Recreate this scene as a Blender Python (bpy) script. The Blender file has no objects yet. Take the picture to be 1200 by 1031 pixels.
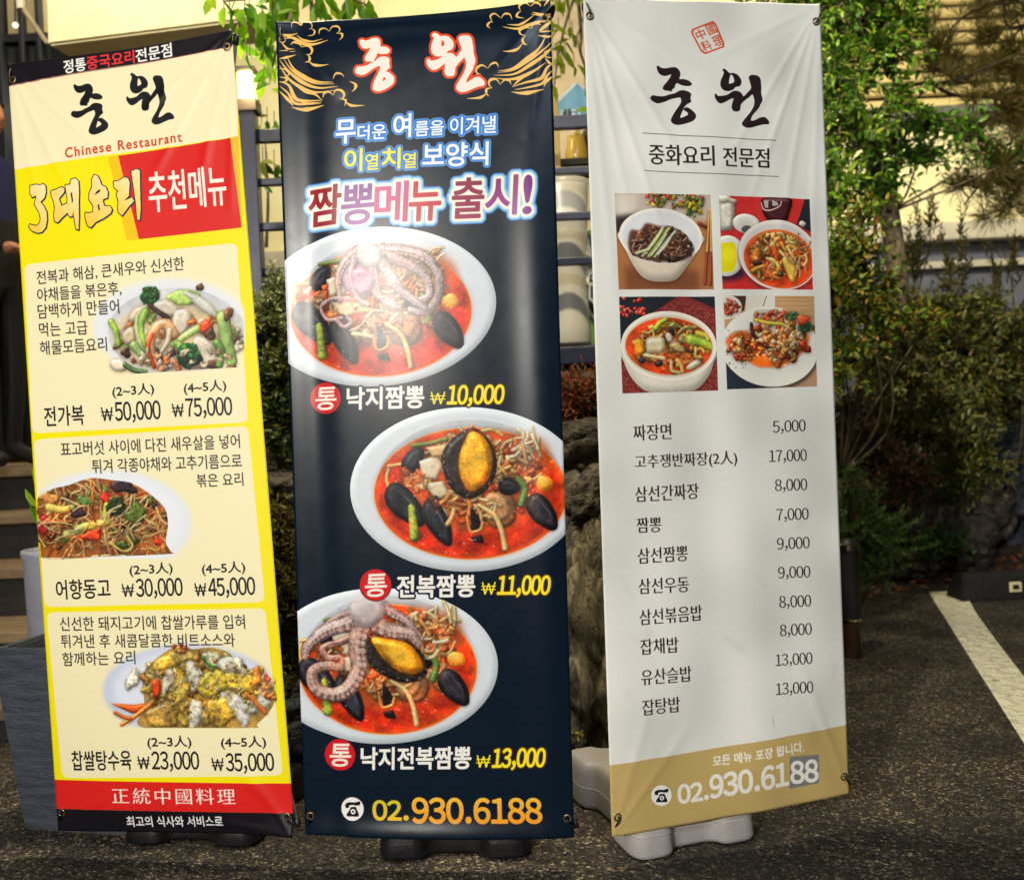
import bpy, bmesh, math, random
import numpy as np
from mathutils import Vector, Matrix, noise

# ------------------------------------------------------------------ camera, world, lamps, exposure
SC = bpy.context.scene
COL = SC.collection
R = math.radians
FPX = 1100.0                                   # focal length measured in pixels of a 1200 px wide frame
PITCH, ROLL = R(-0.7), R(2.5)
CAM = Vector((0, 0, 0.95))
Fw = Vector((0, math.cos(PITCH), math.sin(PITCH)))
_r0 = Vector((1, 0, 0)); _u0 = _r0.cross(Fw)
Rt = _r0 * math.cos(ROLL) - _u0 * math.sin(ROLL)
Up = _u0 * math.cos(ROLL) + _r0 * math.sin(ROLL)

cam = bpy.data.cameras.new('camera'); cam_o = bpy.data.objects.new('camera', cam); COL.objects.link(cam_o)
cam_o.matrix_world = Matrix(((Rt.x, Up.x, -Fw.x, CAM.x), (Rt.y, Up.y, -Fw.y, CAM.y), (Rt.z, Up.z, -Fw.z, CAM.z), (0, 0, 0, 1)))
cam.sensor_width = 36; cam.lens = FPX / 1200 * 36
cam.clip_start = 0.05; cam.clip_end = 500
cam.dof.use_dof = True; cam.dof.focus_distance = 2.08; cam.dof.aperture_fstop = 3.6
SC.camera = cam_o

SC.view_settings.view_transform = 'Standard'; SC.view_settings.look = 'None'
SC.view_settings.exposure = 0.0; SC.view_settings.gamma = 1.0

W = bpy.data.worlds.new('World'); SC.world = W; W.use_nodes = True
_sky = W.node_tree.nodes.new('ShaderNodeTexSky'); _sky.sky_type = 'NISHITA'; _sky.sun_disc = False
_sky.sun_elevation = R(2); _sky.sun_rotation = R(200)
_bg = W.node_tree.nodes['Background']; _bg.inputs['Strength'].default_value = 0.012
W.node_tree.links.new(_sky.outputs['Color'], _bg.inputs['Color'])

def lamp(name, kind, loc, energy, color, target=None, **kw):
    L = bpy.data.lights.new(name, kind); L.energy = energy; L.color = color
    for k, v in kw.items(): setattr(L, k, v)
    o = bpy.data.objects.new(name, L); COL.objects.link(o); o.location = loc
    if target is not None:
        o.rotation_euler = (Vector(target) - Vector(loc)).to_track_quat('-Z', 'Y').to_euler()
    return o

# street lamps across the parking lot (the warm one leaves its glare on the navy banner), the restaurant's eaves lights,
# and unseen warm spots added to brighten the planted bed's rocks and shrubs
lamp('street_lamp_light', 'SPOT', (-2.15, -2.8, 2.18), 1080, (1.0, 0.955, 0.87), (0.0, 2.1, 1.2),
     shadow_soft_size=0.09, spot_size=R(60), spot_blend=0.9)
lamp('street_lamp_light', 'SPOT', (0.4, -4.6, 5.3), 560, (0.76, 0.85, 1.0), (0.0, 2.0, 0.8), shadow_soft_size=0.25, spot_size=R(80), spot_blend=0.8)
lamp('eaves_light', 'AREA', (-1.0, 5.6, 4.5), 235, (1.0, 0.90, 0.62), (-0.6, 8.5, 2.6), shape='RECTANGLE', size=5.0, size_y=0.15)
lamp('eaves_light', 'AREA', (4.6, 6.3, 4.4), 135, (1.0, 0.91, 0.66), (4.4, 8.5, 3.0), shape='RECTANGLE', size=4.5, size_y=0.15)
lamp('sign_fill_light', 'AREA', (-1.9, 3.3, 4.0), 68, (1.0, 0.90, 0.64), (-1.9, 4.9, 2.9), shape='RECTANGLE', size=1.8, size_y=0.1)  # unseen lamp added to brighten the front of the sign box
lamp('bed_fill_light', 'SPOT', (0.26, 2.34, 3.3), 175, (1.0, 0.87, 0.62), (0.22, 2.95, 0.6), shadow_soft_size=0.06, spot_size=R(95), spot_blend=0.7)
lamp('bed_fill_light', 'SPOT', (-0.75, 2.40, 3.3), 140, (1.0, 0.87, 0.62), (-0.8, 3.0, 0.6), shadow_soft_size=0.06, spot_size=R(80), spot_blend=0.8)
lamp('bed_fill_light', 'SPOT', (1.0, 2.5, 4.0), 520, (1.0, 0.88, 0.64), (1.75, 4.4, 2.4), shadow_soft_size=0.06, spot_size=R(58), spot_blend=0.9)

def at(px, py, d):
    """point seen at measured photo position (px, py), d metres in front of the camera"""
    return CAM + (Fw + Rt * ((px - 600) / FPX) + Up * ((515.5 - py) / FPX)) * d
def ground_at(px, py, z=0.0):
    v = Fw + Rt * ((px - 600) / FPX) + Up * ((515.5 - py) / FPX)
    return CAM + v * ((z - CAM.z) / v.z)
def at_y(px, py, y):
    v = Fw + Rt * ((px - 600) / FPX) + Up * ((515.5 - py) / FPX)
    return CAM + v * (y / v.y)

# ------------------------------------------------------------------ object helpers
def tag(o, label=None, cat=None, group=None, kind=None):
    if label: o['label'] = label
    if cat: o['category'] = cat
    if group: o['group'] = group
    if kind: o['kind'] = kind
    return o
def empty(name, loc, label=None, cat=None, group=None, rz=0):
    o = bpy.data.objects.new(name, None); COL.objects.link(o); o.location = loc; o.rotation_euler.z = rz
    o.empty_display_size = 0.05
    return tag(o, label, cat, group)
def link(name, me, m, parent=None, smooth=False, world=True):
    o = bpy.data.objects.new(name, me); COL.objects.link(o)
    if m is not None:
        for mm in (m if isinstance(m, (list, tuple)) else [m]): me.materials.append(mm)
    if smooth: me.polygons.foreach_set('use_smooth', [True] * len(me.polygons))
    if parent is not None:
        o.parent = parent
        if world:                     # mesh was built in world coordinates
            r = parent
            M = Matrix.Identity(4)
            chain = []
            while r is not None: chain.append(r); r = r.parent
            for r in reversed(chain): M = M @ r.matrix_basis
            o.matrix_basis = M.inverted()
    return o
def from_bm(name, bm, m, parent=None, smooth=False, world=True):
    bmesh.ops.recalc_face_normals(bm, faces=bm.faces)
    me = bpy.data.meshes.new(name); bm.to_mesh(me); bm.free()
    return link(name, me, m, parent, smooth, world)
def box(bm, c, s, rz=0, bev=0.0, M=None):
    g = bmesh.ops.create_cube(bm, size=1.0)
    T = Matrix.Translation(Vector(c)) @ Matrix.Rotation(rz, 4, 'Z') @ Matrix.Diagonal((s[0], s[1], s[2], 1))
    if M is not None: T = M @ T
    bmesh.ops.transform(bm, matrix=T, verts=g['verts'])
    if bev > 0:
        es = list({e for v in g['verts'] for e in v.link_edges})
        bmesh.ops.bevel(bm, geom=es, offset=bev, segments=2, affect='EDGES', profile=0.6)
    return g
def tube(bm, pts, rad, n=10, caps=True):
    pts = [Vector(p) for p in pts]
    rads = rad if isinstance(rad, (list, tuple)) else [rad] * len(pts)
    rings = []
    ref = Vector((0.3, 0.2, 1)).normalized()
    for i, p in enumerate(pts):
        d = (pts[min(i + 1, len(pts) - 1)] - pts[max(i - 1, 0)]).normalized()
        if abs(d.dot(ref)) > 0.95: ref = Vector((1, 0.1, 0))
        a = d.cross(ref).normalized(); b = d.cross(a).normalized()
        rings.append([bm.verts.new(p + (a * math.cos(t) + b * math.sin(t)) * rads[i]) for t in [2 * math.pi * k / n for k in range(n)]])
    for r0, r1 in zip(rings, rings[1:]):
        for k in range(n): bm.faces.new((r0[k], r0[(k + 1) % n], r1[(k + 1) % n], r1[k]))
    if caps:
        bm.faces.new(rings[0]); bm.faces.new(rings[-1][::-1])
def lathe(bm, c, prof, n=40, axis=None):
    rings = []
    for r, z in prof:
        rings.append([bm.verts.new((c[0] + r * math.cos(2 * math.pi * k / n), c[1] + r * math.sin(2 * math.pi * k / n), c[2] + z)) for k in range(n)])
    for r0, r1 in zip(rings, rings[1:]):
        for k in range(n): bm.faces.new((r0[k], r0[(k + 1) % n], r1[(k + 1) % n], r1[k]))
    bm.faces.new(rings[0][::-1]); bm.faces.new(rings[-1])

# ------------------------------------------------------------------ materials
def lin(c):
    return tuple(((x / 255) / 12.92 if x / 255 <= 0.04045 else ((x / 255 + 0.055) / 1.055) ** 2.4) for x in c) + (1,)
def new_mat(name):
    m = bpy.data.materials.new(name); m.use_nodes = True
    nt = m.node_tree; return m, nt, nt.nodes, nt.links, nt.nodes['Principled BSDF']
def mat(name, c1, c2=None, scale=8.0, rough=0.6, bump=0.0, bscale=None, metal=0.0, detail=6, stretch=(1, 1, 1), spec=0.5, coords='Object', dist=0.0, coat=0.0):
    m, nt, N, L, P = new_mat(name)
    P.inputs['Roughness'].default_value = rough; P.inputs['Metallic'].default_value = metal
    P.inputs['Specular IOR Level'].default_value = spec
    P.inputs['Coat Weight'].default_value = coat
    tc = N.new('ShaderNodeTexCoord'); mp = N.new('ShaderNodeMapping'); mp.inputs['Scale'].default_value = stretch
    L.new(tc.outputs[coords], mp.inputs['Vector'])
    nz = N.new('ShaderNodeTexNoise'); nz.inputs['Scale'].default_value = scale; nz.inputs['Detail'].default_value = detail
    nz.inputs['Roughness'].default_value = 0.65; nz.inputs['Distortion'].default_value = dist
    L.new(mp.outputs[0], nz.inputs['Vector'])
    cr = N.new('ShaderNodeValToRGB'); cr.color_ramp.elements[0].position = 0.32; cr.color_ramp.elements[1].position = 0.68
    cr.color_ramp.elements[0].color = lin(c1); cr.color_ramp.elements[1].color = lin(c2 or c1)
    L.new(nz.outputs['Fac'], cr.inputs['Fac']); L.new(cr.outputs['Color'], P.inputs['Base Color'])
    rr = N.new('ShaderNodeMapRange'); rr.inputs['To Min'].default_value = max(0, rough - 0.1); rr.inputs['To Max'].default_value = min(1, rough + 0.12)
    L.new(nz.outputs['Fac'], rr.inputs['Value']); L.new(rr.outputs[0], P.inputs['Roughness'])
    if bump:
        b = N.new('ShaderNodeBump'); b.inputs['Strength'].default_value = 1.0; b.inputs['Distance'].default_value = bump
        n2 = N.new('ShaderNodeTexNoise'); n2.inputs['Scale'].default_value = bscale or scale * 3; n2.inputs['Detail'].default_value = 8
        L.new(mp.outputs[0], n2.inputs['Vector']); L.new(n2.outputs['Fac'], b.inputs['Height']); L.new(b.outputs[0], P.inputs['Normal'])
    return m
def leaf_mat(name, cols, rough=0.42, trans=0.35, spec=0.45):
    m, nt, N, L, P = new_mat(name)
    g = N.new('ShaderNodeNewGeometry'); cr = N.new('ShaderNodeValToRGB')
    els = cr.color_ramp.elements
    while len(els) < len(cols): els.new(0.5)
    for i, c in enumerate(cols):
        els[i].position = i / (len(cols) - 1); els[i].color = lin(c)
    L.new(g.outputs['Random Per Island'], cr.inputs['Fac'])
    P.inputs['Roughness'].default_value = rough; P.inputs['Specular IOR Level'].default_value = spec
    L.new(cr.outputs['Color'], P.inputs['Base Color'])
    t = N.new('ShaderNodeBsdfTranslucent'); L.new(cr.outputs['Color'], t.inputs['Color'])
    mx = N.new('ShaderNodeMixShader'); mx.inputs['Fac'].default_value = trans
    L.new(P.outputs[0], mx.inputs[1]); L.new(t.outputs[0], mx.inputs[2])
    L.new(mx.outputs[0], N['Material Output'].inputs['Surface'])
    return m
def glow_mat(name, col, strength):
    m, nt, N, L, P = new_mat(name)
    P.inputs['Base Color'].default_value = col; P.inputs['Emission Color'].default_value = col
    P.inputs['Emission Strength'].default_value = strength
    return m
# ------------------------------------------------------------------ printed artwork (drawn with numpy: filled outlines, strokes, shaded food)
RNG = np.random.default_rng(11)
def _smooth_noise(n, cells):
    g = RNG.random((cells, cells)); x = np.arange(n) * cells / n
    i = x.astype(int); f = x - i; f = f * f * (3 - 2 * f); j = (i + 1) % cells
    a = g[i][:, i] * (1 - f)[None] + g[i][:, j] * f[None]
    b = g[j][:, i] * (1 - f)[None] + g[j][:, j] * f[None]
    return a * (1 - f)[:, None] + b * f[:, None]
NZ = sum(_smooth_noise(1024, c) * w for c, w in ((40, .3), (90, .3), (200, .25), (400, .15))) * 2 - 1
NZF = sum(_smooth_noise(1024, c) * w for c, w in ((170, .5), (400, .5))) * 2 - 1

def blur(a, r):
    r = int(round(r))
    if r < 1: return a
    for _ in range(2):
        for ax in (0, 1):
            pad = [(0, 0), (0, 0)]; pad[ax] = (r + 1, r)
            c = np.cumsum(np.pad(a, pad, mode='edge'), axis=ax)
            n = a.shape[ax]
            a = (np.take(c, range(2 * r + 1, 2 * r + 1 + n), axis=ax) - np.take(c, range(0, n), axis=ax)) / (2 * r + 1)
    return a
def _sh(m, dy, dx):
    o = np.zeros_like(m); H, Wd = m.shape
    o[max(dy, 0):H + min(dy, 0), max(dx, 0):Wd + min(dx, 0)] = m[max(-dy, 0):H + min(-dy, 0), max(-dx, 0):Wd + min(-dx, 0)]
    return o
def dilate(m, r):
    i = 0
    while r > 0.01:
        d = m
        ks = ((0, 1), (0, -1), (1, 0), (-1, 0)) if i % 2 == 0 else ((0, 1), (0, -1), (1, 0), (-1, 0), (1, 1), (1, -1), (-1, 1), (-1, -1))
        for dy, dx in ks: d = np.maximum(d, _sh(m, dy, dx))
        f = min(1.0, r); m = m * (1 - f) + d * f; r -= 1.0; i += 1
    return m
def grow(m, r):
    d = dilate(m, r)
    if r > 3: d = np.clip((blur(d, r * .22) - .5) * 3 + .5, 0, 1)
    return d
def scan(E, x0, y0, w, h, SS=5):
    """even-odd coverage of edge list E (n,4) in the window"""
    out = np.zeros((h, w + 2))
    ax, ay, bx, by = E[:, 0] - x0, E[:, 1] - y0, E[:, 2] - x0, E[:, 3] - y0
    lo = np.minimum(ay, by); hi = np.maximum(ay, by)
    j0 = np.ceil(lo * SS - .5).astype(int); j1 = np.ceil(hi * SS - .5).astype(int)
    j0c = np.clip(j0, 0, h * SS); j1c = np.clip(j1, 0, h * SS)
    n = j1c - j0c; k = n > 0
    if not k.any(): return out[:, :w]
    idx = np.repeat(np.nonzero(k)[0], n[k])
    off = np.arange(len(idx)) - np.repeat(np.cumsum(n[k]) - n[k], n[k])
    j = j0c[idx] + off
    ys = (j + .5) / SS
    x = ax[idx] + (ys - ay[idx]) * (bx[idx] - ax[idx]) / (by[idx] - ay[idx])
    o = np.lexsort((x, j)); x = np.clip(x[o], 0, w); j = j[o]
    s = np.where(np.arange(len(x)) % 2 == 0, 1.0, -1.0)
    xi = np.floor(x).astype(int); f = x - xi
    flat = out.ravel(); base = (j // SS) * (w + 2) + xi
    np.add.at(flat, base, s * (1 - f)); np.add.at(flat, base + 1, s * f)
    return np.clip(np.cumsum(flat.reshape(h, w + 2), axis=1)[:, :w] / SS, 0, 1)

_cu = bpy.data.curves.new('lettering', 'FONT'); _cu.resolution_u = 5; _cu.fill_mode = 'NONE'
_to = bpy.data.objects.new('lettering', _cu); COL.objects.link(_to)
_gl = {}
def glyphs(s, sp):
    if sp == 0 and (s, sp) not in _gl:                 # figures set one by one on narrow cells
        V, D, x, n = [], [], 0.0, 0
        for ch in s:
            v, ed = glyphs(chr(ord(ch) + 0xFEE0), 1.0); v = v.copy()
            if ch.isdigit(): w = .585; c = .5
            else: w = .33; c = (v[:, 0].min() + v[:, 0].max()) / 2
            v[:, 0] += x + w / 2 - c
            V.append(v); D.append(ed + n); n += len(v); x += w
        _gl[(s, sp)] = (np.vstack(V), np.vstack(D))
    if (s, sp) not in _gl:
        _cu.body = s; _cu.space_character = sp
        bpy.context.view_layer.update()
        e = _to.evaluated_get(bpy.context.evaluated_depsgraph_get()); me = e.to_mesh()
        v = np.empty(len(me.vertices) * 3); me.vertices.foreach_get('co', v); v = v.reshape(-1, 3)[:, :2]
        ed = np.empty(len(me.edges) * 2, int); me.edges.foreach_get('vertices', ed); ed = ed.reshape(-1, 2)
        _gl[(s, sp)] = (v.copy(), ed.copy()); e.to_mesh_clear()
    return _gl[(s, sp)]
def spline(pts, n=8):
    P = np.array(pts, float)
    if len(P) < 3: return np.array([P[0] + (P[-1] - P[0]) * t for t in np.linspace(0, 1, n + 1)])
    Q = np.vstack([2 * P[0] - P[1], P, 2 * P[-1] - P[-2]]); out = []
    for i in range(1, len(Q) - 2):
        for t in np.arange(n) / n:
            a, b, c, d = Q[i - 1:i + 3]
            out.append(.5 * (2 * b + (c - a) * t + (2 * a - 5 * b + 4 * c - d) * t * t + (3 * b - a - 3 * c + d) * t ** 3))
    out.append(P[-1]); return np.array(out)
def closed(pts, n=6):
    P = np.array(pts, float); N_ = len(P); out = []
    for i in range(N_):
        a, b, c, d = P[i - 1], P[i], P[(i + 1) % N_], P[(i + 2) % N_]
        for t in np.arange(n) / n:
            out.append(.5 * (2 * b + (c - a) * t + (2 * a - 5 * b + 4 * c - d) * t * t + (3 * b - a - 3 * c + d) * t ** 3))
    return np.array(out)
def ell(cx, cy, a, b, rot=0, n=48, wob=0.0):
    t = np.linspace(0, 2 * np.pi, n, endpoint=False); r = np.ones(n)
    if wob:
        for k in (2, 3, 4, 5): r += wob / k * 1.5 * np.cos(k * t + RNG.random() * 6.28) * RNG.uniform(.4, 1)
    x = a * r * np.cos(t); y = b * r * np.sin(t); c, s = math.cos(R(rot)), math.sin(R(rot))
    return np.stack([cx + x * c - y * s, cy + x * s + y * c], 1)

class Art:
    """a flat print; artwork is given in measured picture units and laid onto the sheet's own metric plane"""
    PPM = 1500
    def __init__(self, corners_px, depths):
        TL, TR, BR, BL = corners_px; dTL, dTR, dBL = depths
        a, b, c = at(*TL, dTL), at(*TR, dTR), at(*BL, dBL)
        n = (b - a).cross(c - a).normalized()
        if n.y > 0: n = -n
        v = at(*BR, 1.0) - CAM; d4 = (a - CAM).dot(n) / v.dot(n); br = CAM + v * d4
        self.n = n; self.P = [a, b, br, c]
        ex = (br - c).normalized(); ey = n.cross(ex).normalized()
        if ey.z < 0: ey = -ey
        self.ex, self.ey, self.O = ex, ey, c
        loc = np.array([[(p - c).dot(ex), (p - c).dot(ey)] for p in self.P]); self.loc = loc
        self.mn = loc.min(0); self.mx = loc.max(0)
        self.W = int((self.mx[0] - self.mn[0]) * self.PPM); self.H = int((self.mx[1] - self.mn[1]) * self.PPM)
        A = []
        for (x, y), (s, t) in zip(corners_px, loc):
            X = (s - self.mn[0]) * self.PPM; Y = (self.mx[1] - t) * self.PPM
            A.append([x, y, 1, 0, 0, 0, -X * x, -X * y, -X]); A.append([0, 0, 0, x, y, 1, -Y * x, -Y * y, -Y])
        self.Hm = np.linalg.svd(np.array(A))[2][-1].reshape(3, 3)
        self.k = self.PPM * (b - a).length / math.dist(TL, TR)
        u = np.array(TL, float) - np.array(BL, float); self.up = u / np.linalg.norm(u)
        self.C = np.ones((self.H, self.W, 3)); self.clip = None
    def m(self, p):
        p = np.asarray(p, float).reshape(-1, 2); q = np.c_[p, np.ones(len(p))] @ self.Hm.T
        return q[:, :2] / q[:, 2:]
    def _win(self, q, pad):
        x0 = max(0, int(q[:, 0].min() - pad)); y0 = max(0, int(q[:, 1].min() - pad))
        x1 = min(self.W, int(q[:, 0].max() + pad) + 2); y1 = min(self.H, int(q[:, 1].max() + pad) + 2)
        return x0, y0, x1 - x0, y1 - y0
    def mask(self, polys, pad=2):
        qs = [self.m(p) for p in polys]
        E = np.vstack([np.c_[q, np.roll(q, -1, 0)] for q in qs])
        x0, y0, w, h = self._win(np.vstack(qs), pad)
        if w <= 0 or h <= 0: return None
        return x0, y0, scan(E, x0, y0, w, h)
    def put(self, M, col, al=1.0):
        if M is None: return
        x0, y0, m = M; h, w = m.shape; m = m * al
        if self.clip is not None: m = m * self.clip[y0:y0 + h, x0:x0 + w]
        c = np.asarray(col, float)
        if c.ndim == 1: c = c / 255
        S = self.C[y0:y0 + h, x0:x0 + w]; S += (c - S) * m[..., None]
    def fill(self, poly, col, al=1.0): self.put(self.mask([poly]), col, al)
    def fills(self, polys, col, al=1.0): self.put(self.mask(polys), col, al)
    def soft(self, poly, col, r, al=1.0):
        M = self.mask([poly], pad=int(3 * r * self.k) + 2)
        if M: self.put((M[0], M[1], blur(M[2], r * self.k)), col, al)
    def set_clip(self, polys):
        if polys is None: self.clip = None; return
        x0, y0, m = self.mask(polys); self.clip = np.zeros((self.H, self.W)); self.clip[y0:y0 + m.shape[0], x0:x0 + m.shape[1]] = m
    def shade(self, M, h, col, relief, spec, tex, shadow, gl=28, edge=0.0):
        x0, y0, m = M; hh, w = m.shape
        gy, gx = np.gradient(h)
        nx, ny = -gx * relief, -gy * relief; nl = 1 / np.sqrt(nx * nx + ny * ny + 1)
        nx *= nl; ny *= nl; nz = nl
        d = np.clip(-.38 * nx - .62 * ny + .69 * nz, 0, 1); sp = np.clip(-.2 * nx - .36 * ny + .91 * nz, 0, 1) ** gl
        oy, ox = RNG.integers(0, 1024 - hh) if hh < 1024 else 0, RNG.integers(0, 1024 - w) if w < 1024 else 0
        t = NZ[oy:oy + hh, ox:ox + w]; t2 = NZF[ox:ox + hh, oy:oy + w] if (ox + hh <= 1024 and oy + w <= 1024) else t
        c = np.asarray(col, float) / 255
        f = (.60 + .56 * d) * (1 + tex * t * 1.6 + tex * .6 * t2) * (1 - edge * (1 - nz) * 1.1)
        rgb = c[None, None] ** (1 + .25 * (1 - d))[..., None] * f[..., None] + (spec * sp)[..., None] * np.array([1, .98, .93])
        if shadow:
            o = int(max(1, 1.1 * self.k)); s = blur(_sh(m, o, o // 2), max(1, 1.8 * self.k))
            self.put((x0, y0, s), (40, 14, 6), shadow)
        self.put(M, np.clip(rgb, 0, 1))
    def blob(self, polys, col, soft=3.0, relief=None, spec=.25, tex=.12, shadow=.4, gl=28, edge=.35):
        if isinstance(polys, np.ndarray) or not hasattr(polys[0][0], '__len__'): polys = [polys]
        M = self.mask(polys, pad=int(4 * self.k))
        if M is None or M[2].size == 0: return
        s = soft * self.k; h = blur(M[2], s * .6)
        self.shade(M, h, col, (relief if relief is not None else 1.5) * s, spec, tex, shadow, gl, edge)
    def stroke(self, pts, w0, w1, col, spec=.25, tex=.1, shadow=.35, gl=24, n=7, flat=1.0):
        q = self.m(spline(pts, n)); ws = np.linspace(w0, w1, len(q)) * self.k * .5
        x0, y0, w, h = self._win(q, ws.max() + 3 * self.k)
        if w <= 1 or h <= 1: return
        Y, X = np.mgrid[y0:y0 + h, x0:x0 + w] + .5
        best = np.full((h, w), 1e9); bw = np.full((h, w), 1.0)
        for (ax, ay), (bx, by), r0, r1 in zip(q, q[1:], ws, ws[1:]):
            dx, dy = bx - ax, by - ay; L2 = dx * dx + dy * dy + 1e-9
            t = np.clip(((X - ax) * dx + (Y - ay) * dy) / L2, 0, 1)
            d = np.hypot(X - ax - t * dx, Y - ay - t * dy); r = r0 + (r1 - r0) * t
            k = d - r < best - bw
            best = np.where(k, d, best); bw = np.where(k, r, bw)
        m = np.clip(bw - best + .5, 0, 1)
        hh = bw * np.sqrt(np.clip(1 - (best / np.maximum(bw, .1)) ** 2, 0.0, 1))
        self.shade((x0, y0, m), blur(hh, 1), col, .8 * flat, spec, tex, shadow, gl, .25)
    def line(self, pts, w0, w1, col, n=8, wm=None):
        """flat printed stroke; wm = width in the middle"""
        q = spline(pts, n); t = np.linspace(0, 1, len(q))
        wd = (w0 * (1 - t) + w1 * t) if wm is None else np.interp(t, [0, .45, 1], [w0, wm, w1])
        d = np.gradient(q, axis=0); nn = np.stack([-d[:, 1], d[:, 0]], 1); nn /= np.linalg.norm(nn, axis=1)[:, None] + 1e-9
        self.fill(np.vstack([q + nn * wd[:, None] / 2, (q - nn * wd[:, None] / 2)[::-1]]), col)
    def text(self, s, p0, p1, h, col, bold=0.0, base=False, slant=0.0, sp=1.0, serif=0.0, rings=(), clr2=None):
        v, ed = glyphs(s, sp)
        x0, x1 = v[:, 0].min(), v[:, 0].max(); y1 = v[:, 1].max(); y0 = 0.0 if base else v[:, 1].min()
        a = (v[:, :1] - x0) / (x1 - x0); b = (v[:, 1:] - y0) / (y1 - y0)
        p0 = np.array(p0, float); p1 = np.array(p1, float); dr = (p1 - p0) / np.linalg.norm(p1 - p0)
        q = self.m(p0 + (p1 - p0) * a + (self.up * h + dr * slant * h) * b)
        E = np.c_[q[ed[:, 0]], q[ed[:, 1]]]
        pad = 3 + int(self.k * (bold + max([r for r, _ in rings], default=0))) + 1
        X0, Y0, w, hh = self._win(q, pad)
        m = scan(E, X0, Y0, w, hh)
        if serif:
            e = np.minimum(np.minimum(_sh(m, 1, 0), _sh(m, -1, 0)), m); m = m * (1 - serif) + e * serif
            m = np.maximum(m, np.maximum(_sh(m, 0, 1), m) * .9)
        if bold: m = dilate(m, bold * self.k)
        for r, c in rings: self.put((X0, Y0, grow(m, r * self.k)), c)
        if clr2 is not None:
            t = np.linspace(0, 1, hh)[:, None, None]; col = (np.array(col) * (1 - t) + np.array(clr2) * t) / 255 * np.ones((hh, w, 1))
        self.put((X0, Y0, m), col)
    def photo_finish(self, polys, sauce=(200, 70, 24), amt=.35, n=120):
        """wet, mottled look of a printed food photograph inside the outline: soft ink, sauce film, fat eyes, glints"""
        x0, y0, m = self.mask(polys); h, w = m.shape
        if self.clip is not None: m = m * self.clip[y0:y0 + h, x0:x0 + w]
        S = self.C[y0:y0 + h, x0:x0 + w]
        B = np.stack([blur(S[..., i], 1) for i in range(3)], -1)
        oy, ox = int(RNG.integers(0, 1024 - h)), int(RNG.integers(0, 1024 - w)); t = NZ[oy:oy + h, ox:ox + w]; t2 = NZF[oy:oy + h, ox:ox + w]; low = blur(t, 14) * 4
        pale = np.clip(B.min(-1) * 1.7 - .25, 0, 1); q = 1 - .8 * pale
        B = B * (1 + q * (.26 * np.clip(low, -1, 1) + .14 * t2 + .14 * t))[..., None]
        film = (np.clip(low * .8 + t * .9 - .05, 0, 1) * amt * (1 - .75 * pale))[..., None]; B = B * (1 - film) + B * np.array(sauce) / 255 * 1.5 * film
        hi = np.clip((t2 * .7 + t * .5 - .52) * 5, 0, 1) * (B.mean(-1) > .22); hi = blur(hi, 1) * (1 - .85 * pale); B = B * (1 - .10 * pale)[..., None]; B = B + hi[..., None] * np.array((.5, .46, .38))
        S += (np.clip(B, 0, 1) - S) * m[..., None]
    def image(self, name):
        c = np.clip(self.C, 0, 1)
        im = bpy.data.images.new(name, self.W, self.H, alpha=False)
        px = np.ones((self.H, self.W, 4), np.float32); px[..., :3] = c[::-1]
        im.pixels.foreach_set(px.ravel()); im.update(); im.pack()
        return im

# the shop's brush-written name: outlines of its two characters (x to the right, y down, in the logo's own units)
JUNG = [[(168,118),(190,105),(225,130),(290,140),(400,122),(455,135),(492,180),(498,235),(485,290),(545,292),(610,312),(640,335),(660,358),(645,380),(590,385),(520,370),(455,342),(430,370),(415,412),(390,425),(375,458),(340,452),(270,440),(255,415),(275,375),(330,310),(365,255),(375,215),(330,232),(270,240),(225,225),(190,190)],
        [(75,560),(105,525),(180,535),(270,535),(330,515),(430,490),(470,465),(530,450),(600,465),(648,500),(640,560),(650,605),(635,622),(600,640),(560,680),(530,740),(505,800),(500,840),(560,825),(605,800),(612,775),(585,745),(548,718),(590,692),(640,715),(690,760),(716,800),(710,845),(675,880),(610,905),(520,928),(455,932),(400,915),(372,880),(385,830),(430,750),(480,680),(515,620),(515,570),(495,545),(420,555),(350,575),(270,610),(180,630),(110,605),(80,580)]]
WON = [[(185,110),(205,88),(245,115),(285,150),(345,150),(400,175),(440,225),(452,275),(435,320),(400,335),(370,340),(335,375),(275,398),(220,395),(175,365),(155,310),(165,245),(195,180),(205,130)],
       [(305,165),(335,190),(355,240),(350,275),(320,295),(275,300),(275,250),(285,200)],
       [(75,455),(88,445),(115,475),(180,475),(250,460),(320,415),(370,400),(430,415),(465,450),(485,480),(545,420),(595,360),(580,280),(562,210),(590,178),(650,180),(700,200),(722,250),(730,350),(728,430),(740,500),(740,545),(715,590),(690,645),(640,705),(600,755),(578,815),(600,830),(660,810),(720,780),(780,775),(825,810),(845,850),(830,868),(760,872),(680,890),(590,915),(520,918),(480,895),(465,870),(480,830),(530,765),(590,690),(635,600),(640,530),(625,470),(608,445),(560,485),(490,540),(445,590),(435,650),(420,680),(370,688),(330,670),(318,620),(330,560),(345,500),(280,520),(220,555),(155,575),(110,550),(80,500)]]
JB, WB = (75, 105, 716, 932), (75, 88, 845, 918)       # boxes of the two outlines
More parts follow.
